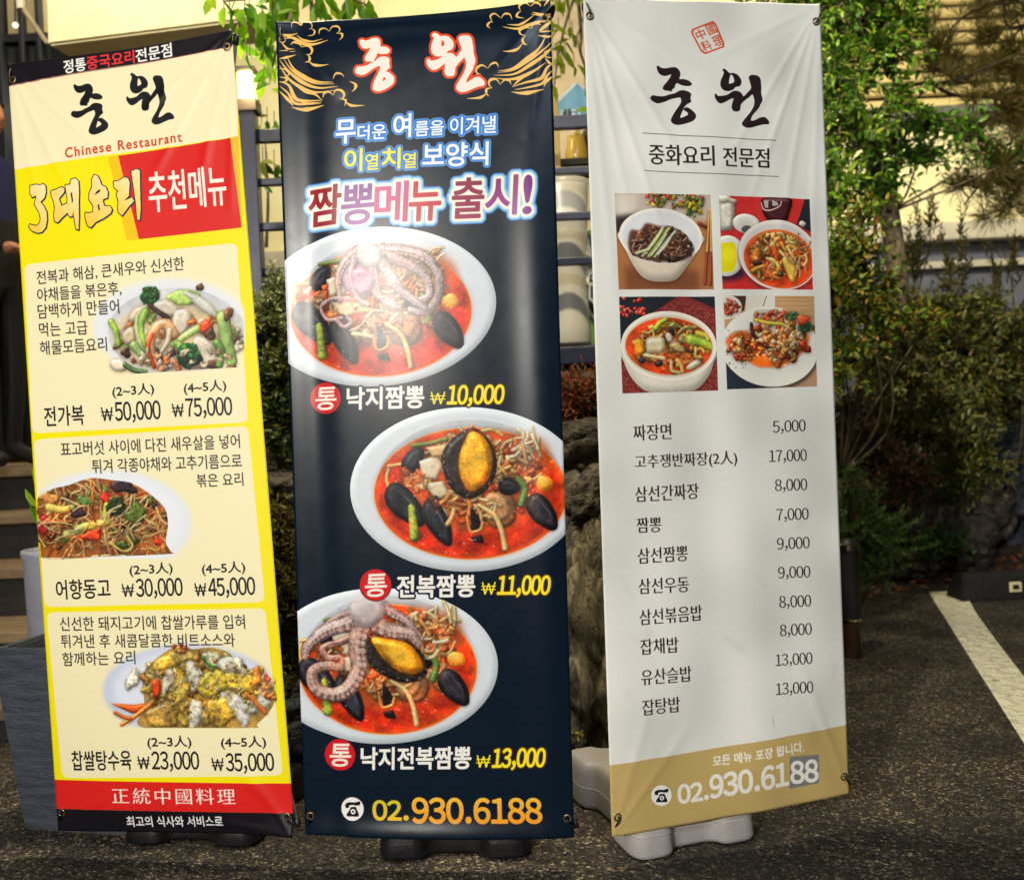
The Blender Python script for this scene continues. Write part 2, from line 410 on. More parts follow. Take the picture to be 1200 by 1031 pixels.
def logo(A, ch, lt, rt, lb, col, ring=None, bold=0):
    polys, bb = (JUNG, JB) if ch == 'j' else (WON, WB)
    lt, rt, lb = (np.array(p, float) for p in (lt, rt, lb)); out = []
    for p in polys:
        p = closed(p, 4); a = (p[:, :1] - bb[0]) / (bb[2] - bb[0]); b = (p[:, 1:] - bb[1]) / (bb[3] - bb[1])
        out.append(lt + (rt - lt) * a + (lb - lt) * b)
    M = A.mask(out, pad=int(8 * A.k)); m = M[2]
    if bold: m = dilate(m, bold * A.k)
    if ring:
        A.put((M[0], M[1], grow(m, ring[0] * A.k)), ring[1])
    A.put((M[0], M[1], m), col)
def won(A, p0, p1, h, col, w=1.5, slant=0.0):
    """currency sign: a W crossed by two bars"""
    p0 = np.array(p0, float); p1 = np.array(p1, float); d = p1 - p0; u = A.up * h + d / np.linalg.norm(d) * slant * h
    f = lambda L: [tuple(p0 + d * a + u * b) for a, b in L]
    for a, b in zip([(0.06, 1), (.28, 0), (.5, .9), (.72, 0)], [(.28, 0), (.5, .9), (.72, 0), (.94, 1)]): A.line(f([a, b]), w, w, col)
    for y in (.66, .40): A.line(f([(0, y), (1, y)]), w * .75, w * .75, col)
def phone(A, cx, cy, r, ang=0):
    A.fill(ell(cx, cy, r, r), (236, 234, 226))
    s = r / 13.5; f = lambda L: np.array([(cx + x * s, cy + y * s) for x, y in L])
    A.fill(closed(f([(-8, -1), (-8.5, -5), (-4, -7.5), (3, -7.5), (8.5, -9), (9, -5), (5, -4), (0, -4.5), (-4, -3.5), (-4.5, -1)]), 4), (22, 22, 26))
    A.fill(f([(-2, -2), (4, -2.5), (8, 6.5), (7.5, 8.5), (-6.5, 8.8), (-7, 6.5), (-3, 1)]), (22, 22, 26))
    A.fill(ell(cx + .8 * s, cy + 3.2 * s, 3 * s, 3 * s), (236, 234, 226)); A.fill(ell(cx + .8 * s, cy + 3.2 * s, 1.2 * s, 1.2 * s), (22, 22, 26))

# --- food
U = lambda a, b: float(RNG.uniform(a, b))
def pick(L): return L[int(RNG.integers(len(L)))]
def bits(A, n, cx, cy, a, b, cols, r0, r1, spec=.25, soft=1.6, tex=.3, shadow=.4, wob=.5):
    for _ in range(int(n * 1.5)):
        t, q = U(0, 6.28), math.sqrt(U(0, 1)); x, y = cx + a * q * math.cos(t), cy + b * q * math.sin(t); r = U(r0, r1); v = U(.72, 1.06)
        A.blob(ell(x, y, r, r * U(.5, .95), U(0, 180), 20, wob), [c * v for c in pick(cols)], soft, None, spec, tex, shadow)
def strands(A, n, cx, cy, a, b, cols, L0, L1, w0, w1, spec=.25, bend=.5, ang=None, shadow=.35):
    for _ in range(int(n * 1.3)):
        t, q = U(0, 6.28), math.sqrt(U(0, 1)); x, y = cx + a * q * math.cos(t), cy + b * q * math.sin(t)
        th = U(0, 6.28) if ang is None else R(U(*ang)); L = U(L0, L1); k = U(-bend, bend) * L
        dx, dy = math.cos(th) * L / 2, math.sin(th) * L / 2
        w = U(w0, w1); v = U(.75, 1.05); A.stroke([(x - dx, y - dy), (x - dy / L * k, y + dx / L * k), (x + dx, y + dy)], w, w * U(.7, 1), [c * v for c in pick(cols)], spec, .15, shadow, n=5)
def glints(A, n, cx, cy, a, b, col=(255, 236, 215), r=.9):
    for _ in range(n):
        t, q = U(0, 6.28), math.sqrt(U(.3, 1)); x, y = cx + a * q * math.cos(t), cy + b * q * math.sin(t); l = U(.8, 4)
        A.line([(x, y), (x + l * .6, y + U(0, 1.5)), (x + l, y + U(-.5, 1))], .3, .3, col, 4, U(.7, 1.4) * r)
def broccoli(A, cx, cy, r, dark=(38, 84, 40), stem=None):
    if stem: A.stroke([(cx, cy), stem], r * .8, r * .5, (150, 185, 95), .15)
    A.blob(ell(cx, cy, r, r * .9, 0, 30, .2), dark, r * .4, None, .05, .3)
    for _ in range(int(10 + r * 2.2)):
        t, q = U(0, 6.28), math.sqrt(U(0, 1)) * r * .95; rr = r * U(.13, .24)
        A.blob(ell(cx + q * math.cos(t), cy + q * math.sin(t), rr, rr, 0, 12, .3), [c * U(.8, 1.5) for c in dark], 1.0, None, .12, .3, .3)
def mussel(A, cx, cy, L, w, rot, col=(26, 28, 36)):
    c, s = math.cos(R(rot)), math.sin(R(rot))
    P = np.array([(-L, -w * .1), (-L * .8, -w * .75), (-L * .3, -w), (L * .4, -w * .85), (L * .9, -w * .35), (L, .05 * w), (L * .8, w * .5), (0, w), (-L * .7, w * .8)])
    P = closed(np.stack([cx + P[:, 0] * c - P[:, 1] * s, cy + P[:, 0] * s + P[:, 1] * c], 1), 5)
    A.blob(P, col, 6, 1.6, .22, .5, .5, 10)
    A.line([(cx - L * .6 * c + w * .35 * s, cy - L * .6 * s - w * .35 * c), (cx + w * .45 * s, cy - w * .45 * c), (cx + L * .5 * c + w * .35 * s, cy + L * .5 * s - w * .35 * c)], .2, .2, (104, 112, 126), 6, 1.2)
    A.line([(cx - L * .5 * c - w * .2 * s, cy - L * .5 * s + w * .2 * c), (cx + L * .6 * c - w * .1 * s, cy + L * .6 * s + w * .1 * c)], .2, .2, (62, 66, 84), 6, 1.0)
def tentacle(A, pts, w0, w1, col=(202, 160, 152), suck=True, side=1, sc=(226, 196, 184)):
    A.stroke(pts, w0, w1, col, .22, .4, .45, 12)
    A.stroke([(x - .6, y - .8) for x, y in pts], w0 * .35, w1 * .3, [min(255, c * 1.12) for c in col], .2, .25, 0)
    if suck:
        q = spline(pts, 10); d = np.gradient(q, axis=0); nn = np.stack([-d[:, 1], d[:, 0]], 1); nn /= np.linalg.norm(nn, axis=1)[:, None] + 1e-9
        L = np.r_[0, np.cumsum(np.linalg.norm(np.diff(q, axis=0), axis=1))]; s = 0
        while s < L[-1]:
            f = s / L[-1]; w = w0 + (w1 - w0) * f; r = max(.5, w * .15 * U(.75, 1.15))
            for o in ((.28, .02) if w0 > 18 else (.26,)):
                x, y = (np.interp(s + o * 2, L, q[:, i] + nn[:, i] * side * w * o) for i in (0, 1))
                A.blob(ell(x, y, r, r, 0, 14), sc, .7, None, .2, .1, .35); A.fill(ell(x, y, r * .42, r * .42, 0, 10), [c * .8 for c in col], .6)
            s += r * U(2.3, 3.4)
def bowl_soup(A, plate, soup, plate_col=(214, 219, 224)):
    A.soft(ell(*plate), (60, 66, 84), 1.0, .5)
    A.blob(ell(*plate, n=90), plate_col, 7, .55, .06, .015, 0, 12, .2)
    cx, cy, a, b, ro = soup
    A.soft(ell(cx, cy - 1, a + 3, b + 3, ro, 90), (168, 172, 184), 2.0, .55)
    A.fill(ell(cx, cy, a + 1.2, b + 1.2, ro, 90), (238, 168, 90)); A.fill(ell(cx, cy, a, b, ro, 90), (226, 92, 34))
    A.soft(ell(cx, cy + 2, a - 5, b - 5, ro, 90), (205, 46, 20), 3.0, .95)
    M = A.mask([ell(cx, cy, a - 1, b - 1, ro, 90)]); h, w = M[2].shape
    t = NZ[:h, :w]; A.put((M[0], M[1], M[2] * np.clip(t * 1.4, 0, 1)), (232, 96, 44), .5); A.put((M[0], M[1], M[2] * np.clip(-t * 1.4, 0, 1)), (150, 24, 12), .55)
    for _ in range(26):
        th, q = U(0, 6.28), math.sqrt(U(.35, .97)); A.fill(ell(cx + a * q * math.cos(th), cy + b * q * math.sin(th), U(.5, 1.8), U(.4, 1.2)), pick([(244, 140, 70), (170, 26, 14), (236, 110, 50)]), .7)
def seafood_soup(A, ox, oy):
    p = lambda x, y: (x + ox, y + oy)
    X, Y = ox, oy
    ORG = [(226, 150, 78), (233, 178, 104), (214, 112, 52), (240, 206, 150), (198, 84, 38)]
    A.soft(closed([p(470, 560), p(510, 520), p(580, 506), p(640, 520), p(640, 570), p(610, 612), p(540, 622), p(490, 600)], 5), (184, 84, 36), 5, .85)
    bits(A, 70, 556 + X, 562 + Y, 80, 50, ORG + [(206, 92, 40), (224, 130, 66), (186, 70, 30)], 4, 10, .2, 2.4, .3, .35, .4)
    strands(A, 46, 562 + X, 552 + Y, 70, 46, [(240, 212, 160), (232, 188, 112), (226, 150, 80), (214, 190, 120)], 14, 30, 2.5, 5)
    strands(A, 12, 615 + X, 520 + Y, 22, 14, [(238, 214, 158), (226, 168, 96), (246, 226, 180)], 12, 26, 2, 4.5)
    A.stroke([p(458, 545), p(454, 560), p(458, 575)], 4, 4, (240, 196, 120)); A.stroke([p(456, 546), p(474, 543)], 4, 4, (236, 180, 100))
    A.stroke([p(484, 522), p(505, 519), p(524, 514)], 5, 5, (122, 140, 62)); mussel(A, 486 + X, 538 + Y, 17, 11, -55)
    A.blob(np.array([p(492, 540), p(513, 533), p(520, 545), p(512, 562), p(496, 560)]), (238, 222, 190), 3, None, .3, .1)
    A.blob(np.array([p(500, 524), p(524, 520), p(526, 534), p(508, 536)]), (232, 196, 140), 3, None, .3, .12)
    A.blob(np.array([p(498, 566), p(520, 563), p(528, 580), p(512, 586)]), (236, 214, 176), 3, None, .3, .12)
    bits(A, 10, 485 + X, 562 + Y, 22, 14, ORG, 3, 6, .3)
    mussel(A, 476 + X, 592 + Y, 31, 16, 47); mussel(A, 514 + X, 612 + Y, 30, 13, 62, (34, 36, 46))
    A.blob(np.array([p(500, 582), p(512, 580), p(524, 590), p(510, 597)]), (84, 50, 40), 3, None, .2, .4)
    A.stroke([p(483, 594), p(485, 612), p(487, 628)], 8, 12, (158, 178, 66), .25, .25)
    A.blob(ell(585 + X, 597 + Y, 22, 21, 20, 30, .1), (148, 104, 66), 4, None, .2, .25); A.blob(ell(582 + X, 594 + Y, 17, 17, 0, 30, .1), (196, 150, 104), 4, None, .3, .2)
    strands(A, 14, 552 + X, 592 + Y, 34, 20, [(236, 190, 120), (222, 140, 70), (242, 214, 160), (206, 96, 44)], 12, 26, 3, 6)
    A.blob(np.array([p(552, 592), p(562, 606), p(566, 618), p(553, 621)]), (34, 26, 30), 2, None, .3, .3)
    A.blob(np.array([p(552, 628), p(565, 626), p(568, 636), p(556, 634)]), (30, 22, 26), 2, None, .3, .3)
    A.stroke([p(563, 592), p(580, 604), p(588, 622), p(592, 642)], 5, 6.5, (240, 208, 140), .3)
    A.stroke([p(548, 606), p(552, 622), p(563, 620), p(566, 612)], 4, 4, (230, 150, 76), .3)
    A.blob(ell(638 + X, 566 + Y, 10, 9, 0, 24, .1), (244, 160, 50), 4, .8, .3, .06, 0); A.soft(ell(637 + X, 564 + Y, 5, 4.5), (252, 206, 96), 1.5, .8)
    A.stroke([p(606, 560), p(615, 572), p(611, 590)], 9, 8, (96, 134, 62), .3, .2)
    mussel(A, 597 + X, 570 + Y, 13, 10, 10, (30, 30, 36)); mussel(A, 636 + X, 600 + Y, 25, 14, 52, (40, 36, 42))
    bits(A, 16, 600 + X, 540 + Y, 36, 26, ORG, 2.5, 6, .3)
    strands(A, 8, 600 + X, 545 + Y, 30, 18, [(244, 222, 176), (235, 180, 110)], 12, 22, 3, 5)
    glints(A, 26, 545 + X, 605 + Y, 80, 44)
def abalone(A, shell, body):
    A.blob(closed(shell, 5), (52, 46, 46), 6, 1.8, .3, .5, .6)
    S = np.array(shell, float); c = S.mean(0)
    for k in range(70):
        q = closed(shell, 8); i = int(RNG.integers(len(q))); f = U(.84, .98); x, y = c + (q[i] - c) * f
        A.fill(ell(x, y, U(.5, 1.6), U(.4, .9), U(0, 180), 10), pick([(176, 168, 160), (120, 110, 106), (26, 22, 24), (206, 200, 190)]), .8)
    B = np.array(body, float); cb = B.mean(0)
    A.blob(closed(cb + (B - cb) * 1.13, 5), (92, 52, 26), 3, 1.2, .15, .45, .4)
    A.blob(closed(body, 5), (228, 160, 24), 7, 1.3, .35, .22, .1, 14)
    A.soft(closed(cb + (B - cb) * .45, 5), (244, 196, 60), 4, .55)
    for _ in range(26):
        q = closed(body, 6); i = int(RNG.integers(len(q))); f = U(.6, .97); x, y = cb + (q[i] - cb) * f
        A.fill(ell(x, y, U(.4, 1.4), U(.3, .7), U(0, 180), 8), (150, 92, 20), .6)
# ------------------------------------------------------------------ the place: ground, bed, rocks, building
NP = np.random.default_rng(5)
random.seed(4)
def nf(p, s=1.0, o=4): return noise.fractal(Vector(p) * s, 1.0, 2.0, o)

def asphalt_nodes(m):
    nt = m.node_tree; N, L, P = nt.nodes, nt.links, nt.nodes['Principled BSDF']
    tc = N.new('ShaderNodeTexCoord')
    v = N.new('ShaderNodeTexVoronoi'); v.inputs['Scale'].default_value = 170; v.inputs['Randomness'].default_value = 1
    L.new(tc.outputs['Object'], v.inputs['Vector'])
    cr = N.new('ShaderNodeValToRGB'); e = cr.color_ramp.elements
    e[0].position = 0; e[0].color = lin((24, 22, 20)); e[1].position = 1; e[1].color = lin((176, 162, 132))
    for p, c in ((.35, (42, 37, 31)), (.62, (64, 56, 44)), (.86, (94, 82, 62)), (.96, (146, 130, 100))):
        x = e.new(p); x.color = lin(c)
    sp = N.new('ShaderNodeSeparateColor'); L.new(v.outputs['Color'], sp.inputs[0]); L.new(sp.outputs[0], cr.inputs['Fac'])
    n1 = N.new('ShaderNodeTexNoise'); n1.inputs['Scale'].default_value = 3.2; n1.inputs['Detail'].default_value = 9; L.new(tc.outputs['Object'], n1.inputs['Vector'])
    mr = N.new('ShaderNodeMapRange'); mr.inputs[1].default_value = .35; mr.inputs[2].default_value = .7; mr.inputs[3].default_value = .42; mr.inputs[4].default_value = 1.3
    L.new(n1.outputs['Fac'], mr.inputs[0])
    mx = N.new('ShaderNodeMix'); mx.data_type = 'RGBA'; mx.blend_type = 'MULTIPLY'; mx.inputs[0].default_value = 1
    L.new(cr.outputs[0], mx.inputs[6]); L.new(mr.outputs[0], mx.inputs[7])
    n3 = N.new('ShaderNodeTexNoise'); n3.inputs['Scale'].default_value = .9; n3.inputs['Detail'].default_value = 5; n3.inputs['Roughness'].default_value = .7; L.new(tc.outputs['Object'], n3.inputs['Vector'])
    m3 = N.new('ShaderNodeMapRange'); m3.inputs[1].default_value = .40; m3.inputs[2].default_value = .58; m3.inputs[3].default_value = .5; m3.inputs[4].default_value = 1.2; L.new(n3.outputs['Fac'], m3.inputs[0])
    mm = N.new('ShaderNodeMath'); mm.operation = 'MULTIPLY'; L.new(mr.outputs[0], mm.inputs[0]); L.new(m3.outputs[0], mm.inputs[1]); L.new(mm.outputs[0], mx.inputs[7])
    b = N.new('ShaderNodeBump'); b.inputs['Distance'].default_value = .004; b.inputs['Strength'].default_value = .9
    L.new(v.outputs['Distance'], b.inputs['Height'])
    n2 = N.new('ShaderNodeTexNoise'); n2.inputs['Scale'].default_value = 22; n2.inputs['Detail'].default_value = 6; L.new(tc.outputs['Object'], n2.inputs['Vector'])
    b2 = N.new('ShaderNodeBump'); b2.inputs['Distance'].default_value = .03; L.new(n2.outputs['Fac'], b2.inputs['Height']); L.new(b.outputs[0], b2.inputs['Normal'])
    L.new(b2.outputs[0], P.inputs['Normal']); P.inputs['Roughness'].default_value = .8
    return tc, mx
m_asph, *_x = new_mat('asphalt'); tcA, mxA = asphalt_nodes(m_asph); m_asph.node_tree.links.new(mxA.outputs[2], m_asph.node_tree.nodes['Principled BSDF'].inputs['Base Color'])
m_line, *_x = new_mat('worn road paint'); tcL, mxL = asphalt_nodes(m_line)
_nt = m_line.node_tree; _n = _nt.nodes.new('ShaderNodeTexNoise'); _n.inputs['Scale'].default_value = 26; _n.inputs['Detail'].default_value = 10; _n.inputs['Roughness'].default_value = .75
_nt.links.new(tcL.outputs['Object'], _n.inputs['Vector'])
_r = _nt.nodes.new('ShaderNodeMapRange'); _r.inputs[1].default_value = .32; _r.inputs[2].default_value = .45; _nt.links.new(_n.outputs['Fac'], _r.inputs[0])
_m = _nt.nodes.new('ShaderNodeMix'); _m.data_type = 'RGBA'; _m.inputs[7].default_value = lin((250, 244, 212)); _nt.links.new(_r.outputs[0], _m.inputs[0]); _nt.links.new(mxL.outputs[2], _m.inputs[6])
_nt.links.new(_m.outputs[2], _nt.nodes['Principled BSDF'].inputs['Base Color'])

bm = bmesh.new(); S_ = 60
bm.faces.new([bm.verts.new(p) for p in ((-S_, -S_, 0), (S_, -S_, 0), (S_, S_, 0), (-S_, S_, 0))])
tag(from_bm('ground', bm, m_asph), kind='structure')
bm = bmesh.new()
pl = [(1088, 694), (1150, 793), (1200, 872), (1290, 1015), (1298, 940), (1208, 804), (1168, 752), (1146, 722), (1129, 693)]
top = [bm.verts.new(Vector((g.x, g.y, 0.004))) for g in (ground_at(*p) for p in pl)]
bm.faces.new(top)
tag(from_bm('painted_line', bm, m_line), kind='structure')

# planting bed: soil rising behind the rocks
def lerp(x, X, Y): return float(np.interp(x, X, Y))
FX = [-1.15, .5, 1.0, 1.5, 2.2, 6.5]; FY = [3.0, 3.0, 3.6, 4.6, 5.15, 5.5]
HX = [-1.15, 1.0, 1.8, 6.5]; HH = [1.22, 1.22, .95, .85]; WX = [-1.15, 1.0, 2.2, 6.5]; WW = [.7, .8, 1.7, 1.9]
def bed_z(x, y):
    t = min(1, max(0, (y - lerp(x, FX, FY)) / lerp(x, WX, WW))); t = t * t * (3 - 2 * t)
    return -.03 + lerp(x, HX, HH) * t + .06 * nf((x, y, 0), 2.2) * min(1, t * 4)
bm = bmesh.new(); nx_, ny_ = 90, 70; gr = []
for i in range(nx_ + 1):
    x = -1.15 + 7.65 * i / nx_; f = lerp(x, FX, FY)
    gr.append([bm.verts.new((x, y, bed_z(x, y))) for y in [f + (8.45 - f) * (j / ny_) ** 1.6 for j in range(ny_ + 1)]])
for i in range(nx_):
    for j in range(ny_): bm.faces.new((gr[i][j], gr[i + 1][j], gr[i + 1][j + 1], gr[i][j + 1]))
lo = [bm.verts.new((-1.15, v.co.y, -.05)) for v in gr[0]]
for j in range(ny_): bm.faces.new((gr[0][j + 1], lo[j + 1], lo[j], gr[0][j]))
m_soil = mat('soil', (38, 28, 20), (74, 56, 40), 14, .95, .02, 40)
tag(from_bm('planting_soil', bm, m_soil, smooth=True), kind='structure')

# rocks of the rockery
def rock_mat(name, c1, c2, scale, stretch, crack=5.0, rot=0.0):
    m, nt, N, L, P = new_mat(name)
    tc = N.new('ShaderNodeTexCoord'); mp = N.new('ShaderNodeMapping'); mp.inputs['Scale'].default_value = stretch; mp.inputs['Rotation'].default_value = (0, rot, .3); L.new(tc.outputs['Object'], mp.inputs['Vector'])
    w = N.new('ShaderNodeTexNoise'); w.inputs['Scale'].default_value = scale * .7; w.inputs['Detail'].default_value = 6; L.new(mp.outputs[0], w.inputs['Vector'])
    ad = N.new('ShaderNodeMix'); ad.data_type = 'RGBA'; ad.blend_type = 'ADD'; ad.inputs[0].default_value = .35; L.new(mp.outputs[0], ad.inputs[6]); L.new(w.outputs['Color'], ad.inputs[7])
    v = N.new('ShaderNodeTexVoronoi'); v.feature = 'DISTANCE_TO_EDGE'; v.inputs['Scale'].default_value = crack; L.new(ad.outputs[2], v.inputs['Vector'])
    v2 = N.new('ShaderNodeTexVoronoi'); v2.feature = 'DISTANCE_TO_EDGE'; v2.inputs['Scale'].default_value = crack * 3.1; L.new(ad.outputs[2], v2.inputs['Vector'])
    n = N.new('ShaderNodeTexNoise'); n.inputs['Scale'].default_value = scale; n.inputs['Detail'].default_value = 12; n.inputs['Roughness'].default_value = .72; n.inputs['Distortion'].default_value = .2; L.new(mp.outputs[0], n.inputs['Vector'])
    cr = N.new('ShaderNodeValToRGB'); e = cr.color_ramp.elements; e[0].position = .30; e[0].color = lin(c1); e[1].position = .70; e[1].color = lin(c2); x = e.new(.5); x.color = lin([(a + b) / 2 * .92 for a, b in zip(c1, c2)]); L.new(n.outputs['Fac'], cr.inputs[0])
    mr = N.new('ShaderNodeMapRange'); mr.inputs[2].default_value = .06; mr.inputs[3].default_value = .25; L.new(v.outputs['Distance'], mr.inputs[0])
    mr2 = N.new('ShaderNodeMapRange'); mr2.inputs[2].default_value = .05; mr2.inputs[3].default_value = .75; L.new(v2.outputs['Distance'], mr2.inputs[0])
    k = N.new('ShaderNodeMath'); k.operation = 'MULTIPLY'; L.new(mr.outputs[0], k.inputs[0]); L.new(mr2.outputs[0], k.inputs[1])
    mx = N.new('ShaderNodeMix'); mx.data_type = 'RGBA'; mx.blend_type = 'MULTIPLY'; mx.inputs[0].default_value = .8; L.new(cr.outputs[0], mx.inputs[6]); L.new(k.outputs[0], mx.inputs[7]); L.new(mx.outputs[2], P.inputs['Base Color'])
    hh = N.new('ShaderNodeMath'); hh.operation = 'MULTIPLY_ADD'; hh.inputs[1].default_value = .55; L.new(k.outputs[0], hh.inputs[0]); L.new(n.outputs['Fac'], hh.inputs[2])
    b = N.new('ShaderNodeBump'); b.inputs['Distance'].default_value = .035; b.inputs['Strength'].default_value = 1; L.new(hh.outputs[0], b.inputs['Height']); L.new(b.outputs[0], P.inputs['Normal']); P.inputs['Roughness'].default_value = .88
    return m
m_rock1 = rock_mat('weathered grey brown rock', (50, 46, 40), (150, 138, 116), 9, (1, 1, 1.2), 3.0)
m_rock2 = rock_mat('pale cracked rock', (58, 52, 40), (206, 190, 150), 11, (2.0, 1.6, .8), 1.9, R(20))
m_rock3 = rock_mat('dark blue grey rock', (26, 30, 38), (96, 100, 108), 5, (1, 1, 1.6), 3.0)
def rock(loc, size, label, m, seed, tilt=(0, 0, 0), amp=.28):
    bm = bmesh.new(); bmesh.ops.create_icosphere(bm, subdivisions=5, radius=1)
    M = Matrix.Rotation(tilt[2], 3, 'Z') @ Matrix.Rotation(tilt[1], 3, 'Y') @ Matrix.Rotation(tilt[0], 3, 'X')
    for v in bm.verts:
        p = v.co.copy(); o = Vector((seed * 7.1, seed * 3.3, seed))
        d = 1 + amp * noise.noise(p * 1.1 + o) + amp * .55 * abs(noise.noise(p * 2.3 + o)) + .10 * nf(p * 4 + o) + .05 * nf(p * 11 + o) - .16 * max(0, noise.voronoi(p * 1.7 + o)[0][1] - noise.voronoi(p * 1.7 + o)[0][0] < .09) - .04 * max(0, .35 - abs(noise.noise(p * 1.9 + o * 2)) * 4)
        q = p * d
        q = Vector([math.copysign(abs(c) ** .9, c) for c in q])
        v.co = M @ Vector((q.x * size[0], q.y * size[1], q.z * size[2])) + Vector(loc)
    o = from_bm('boulder', bm, m, smooth=True)
    return tag(o, label, 'rock', 'boulders of the rockery')
c = lambda px, py, d: at(px, py, d)
rock(c(712, 752, 2.72), (.15, .2, .36), 'tall upright pale rock with vertical cracks between the navy and the white banner', m_rock2, 1, (R(-14), R(8), .3), .2)
rock(c(690, 596, 3.02), (.20, .2, .12), 'flat brown rock lying under the dry red plant and above the upright rock', m_rock1, 2, (0, R(-6), .2))
rock(c(682, 535, 3.3), (.22, .22, .12), 'small grey topmost rock directly below the dry red plant', m_rock1, 3, (0, R(5), 0))
rock(c(650, 740, 2.95), (.20, .22, .36), 'dark rock half hidden behind the navy banner, left of the upright cracked rock', m_rock1, 4, (0, 0, .5))
rock(c(790, 830, 2.85), (.34, .3, .3), 'low rock hidden behind the foot of the white banner', m_rock1, 5)
rock(c(340, 590, 3.05), (.14, .18, .12), 'brown rock in the gap between the yellow and the navy banner, among shrubs', m_rock1, 6, (0, R(8), 0))
rock(c(470, 730, 3.0), (.40, .28, .36), 'big rock behind the navy banner', m_rock1, 7)
rock(c(322, 855, 2.85), (.26, .25, .2), 'low dark rock at the foot of the shrubs beside the yellow banner', m_rock3, 8)
rock(c(700, 470, 3.55), (.18, .2, .1), 'grey rock behind the dry red plant, under the fence shelf', m_rock1, 14)
rock(c(830, 700, 3.5), (.40, .3, .5), 'big rock behind the white banner', m_rock1, 9)
rock(c(1085, 600, 5.55), (.46, .36, .36), 'brown ridged rock under the right shrubs, above the fallen leaves', m_rock1, 10, (0, R(12), .3))
rock(c(1168, 555, 6.0), (.62, .5, .5), 'large dark blue-grey rock at the right edge behind the wheel stop', m_rock3, 11, (0, R(-10), 0))
rock(c(1205, 470, 6.4), (.34, .3, .26), 'pale grey rock at the right edge, above the large dark rock', m_rock3, 12)
rock(c(1062, 660, 5.3), (.20, .16, .09), 'low brown rock beside the young green conifer', m_rock1, 13, (0, R(9), .4), .4)

# restaurant building behind the bed
m_cream = mat('cream render', (228, 216, 168), (240, 230, 186), 2.5, .75, .004, 60)
m_louv = mat('cream louvre boards', (178, 160, 108), (204, 186, 132), 3, .6, .003, 40, stretch=(1, 1, 6))
m_navyw = mat('blue grey plinth', (74, 80, 98), (98, 102, 118), 3, .7, .004, 50)
m_ledge = mat('pale stone ledge', (176, 170, 156), (206, 198, 180), 6, .7, .004, 60)
m_dark = mat('dark metal', (26, 24, 24), (44, 40, 38), 6, .45)
m_col = mat('grey brown column', (140, 126, 104), (168, 152, 124), 5, .7, .004, 50)
BY = 8.5
bl = empty('restaurant_building', (2.2, BY, 0), 'cream restaurant building with louvre boards behind the garden bed', 'building')
def wall(name, x0, x1, z0, z1, y0, y1, m, bev=0.0):
    bm = bmesh.new(); box(bm, ((x0 + x1) / 2, (y0 + y1) / 2, (z0 + z1) / 2), (x1 - x0, y1 - y0, z1 - z0), 0, bev)
    return from_bm(name, bm, m, bl)
wall('plinth_wall', -2.9, 9.5, 0, 2.22, BY, BY + .3, m_navyw)
wall('rail', -2.9, 9.5, 2.22, 2.28, BY - .06, BY + .3, m_ledge, .006)
wall('plinth_wall', -2.9, 9.5, 2.28, 2.46, BY + .01, BY + .3, m_navyw)
wall('ledge', -2.9, 9.5, 2.46, 2.62, BY - .12, BY + .3, m_ledge, .012)
wall('wall', -2.9, 9.5, 2.62, 3.52, BY, BY + .3, m_cream)
wall('fascia', 3.1, 9.5, 3.52, 3.66, BY - .10, BY + .3, m_dark, .01)
wall('wall', -2.9, 3.1, 3.52, 6.2, BY, BY + .3, m_cream)
bm = bmesh.new(); z = 3.662
while z < 6.1:
    for x0, x1 in ((3.1, 4.62), (4.63, 9.5)):
        vs = [bm.verts.new(p) for p in ((x0, BY - .075, z), (x1, BY - .075, z), (x1, BY - .02, z + .085), (x0, BY - .02, z + .085), (x0, BY - .045, z - .012), (x1, BY - .045, z - .012))]
        bm.faces.new((vs[0], vs[1], vs[2], vs[3])); bm.faces.new((vs[4], vs[5], vs[1], vs[0]))
    z += .115
from_bm('louvre_siding', bm, m_louv, bl)
wall('wall', 3.1, 9.5, 3.66, 6.2, BY + .0, BY + .3, m_dark)
wall('column', .50, .82, 2.62, 6.2, BY - .32, BY - .003, m_col, .01)
wall('downpipe', .90, .97, 2.62, 6.2, BY - .1, BY - .01, m_dark, .02)
wall('roof_slab', -2.9, 9.5, 6.2, 6.4, BY - 1.6, BY + 3, m_ledge)
wall('side_wall', 9.5, 9.8, 0, 6.2, BY - 1, BY + 3, m_cream)
# glazed entrance at the left and the sign box above it
m_glass, nt, N, L, P = new_mat('dark window glass'); P.inputs['Base Color'].default_value = lin((34, 38, 40)); P.inputs['Roughness'].default_value = .06; P.inputs['Specular IOR Level'].default_value = .9
m_frame = mat('navy black frame', (18, 20, 30), (30, 32, 44), 5, .4)
m_inner = mat('tan panel', (150, 136, 104), (172, 156, 118), 2, .7)
EY = 6.0
en = empty('glazed_entrance', (-3.6, EY, 0), 'dark glazed shop entrance with black frames at the far left', 'entrance')
def ebox(name, x0, x1, z0, z1, y0, y1, m, bev=0.0):
    bm = bmesh.new(); box(bm, ((x0 + x1) / 2, (y0 + y1) / 2, (z0 + z1) / 2), (x1 - x0, y1 - y0, z1 - z0), 0, bev); return from_bm(name, bm, m, en)
xa = lambda px: at_y(px, 40, EY).x
ebox('glass_pane', -6.5, xa(235), 1.0, 3.56, EY + .02, EY + .04, m_glass)
ebox('upper_panel', xa(8), xa(235), 3.56, 4.8, EY + .02, EY + .06, m_inner)
ebox('frame_post', xa(-40), xa(6), .9, 4.6, EY - .06, EY + .05, m_frame, .004)
ebox('frame_post', xa(26), xa(31), .9, 4.6, EY - .05, EY + .01, m_frame, .004)
ebox('frame_post', xa(46), xa(51), .9, 4.6, EY - .05, EY + .01, m_frame, .004)
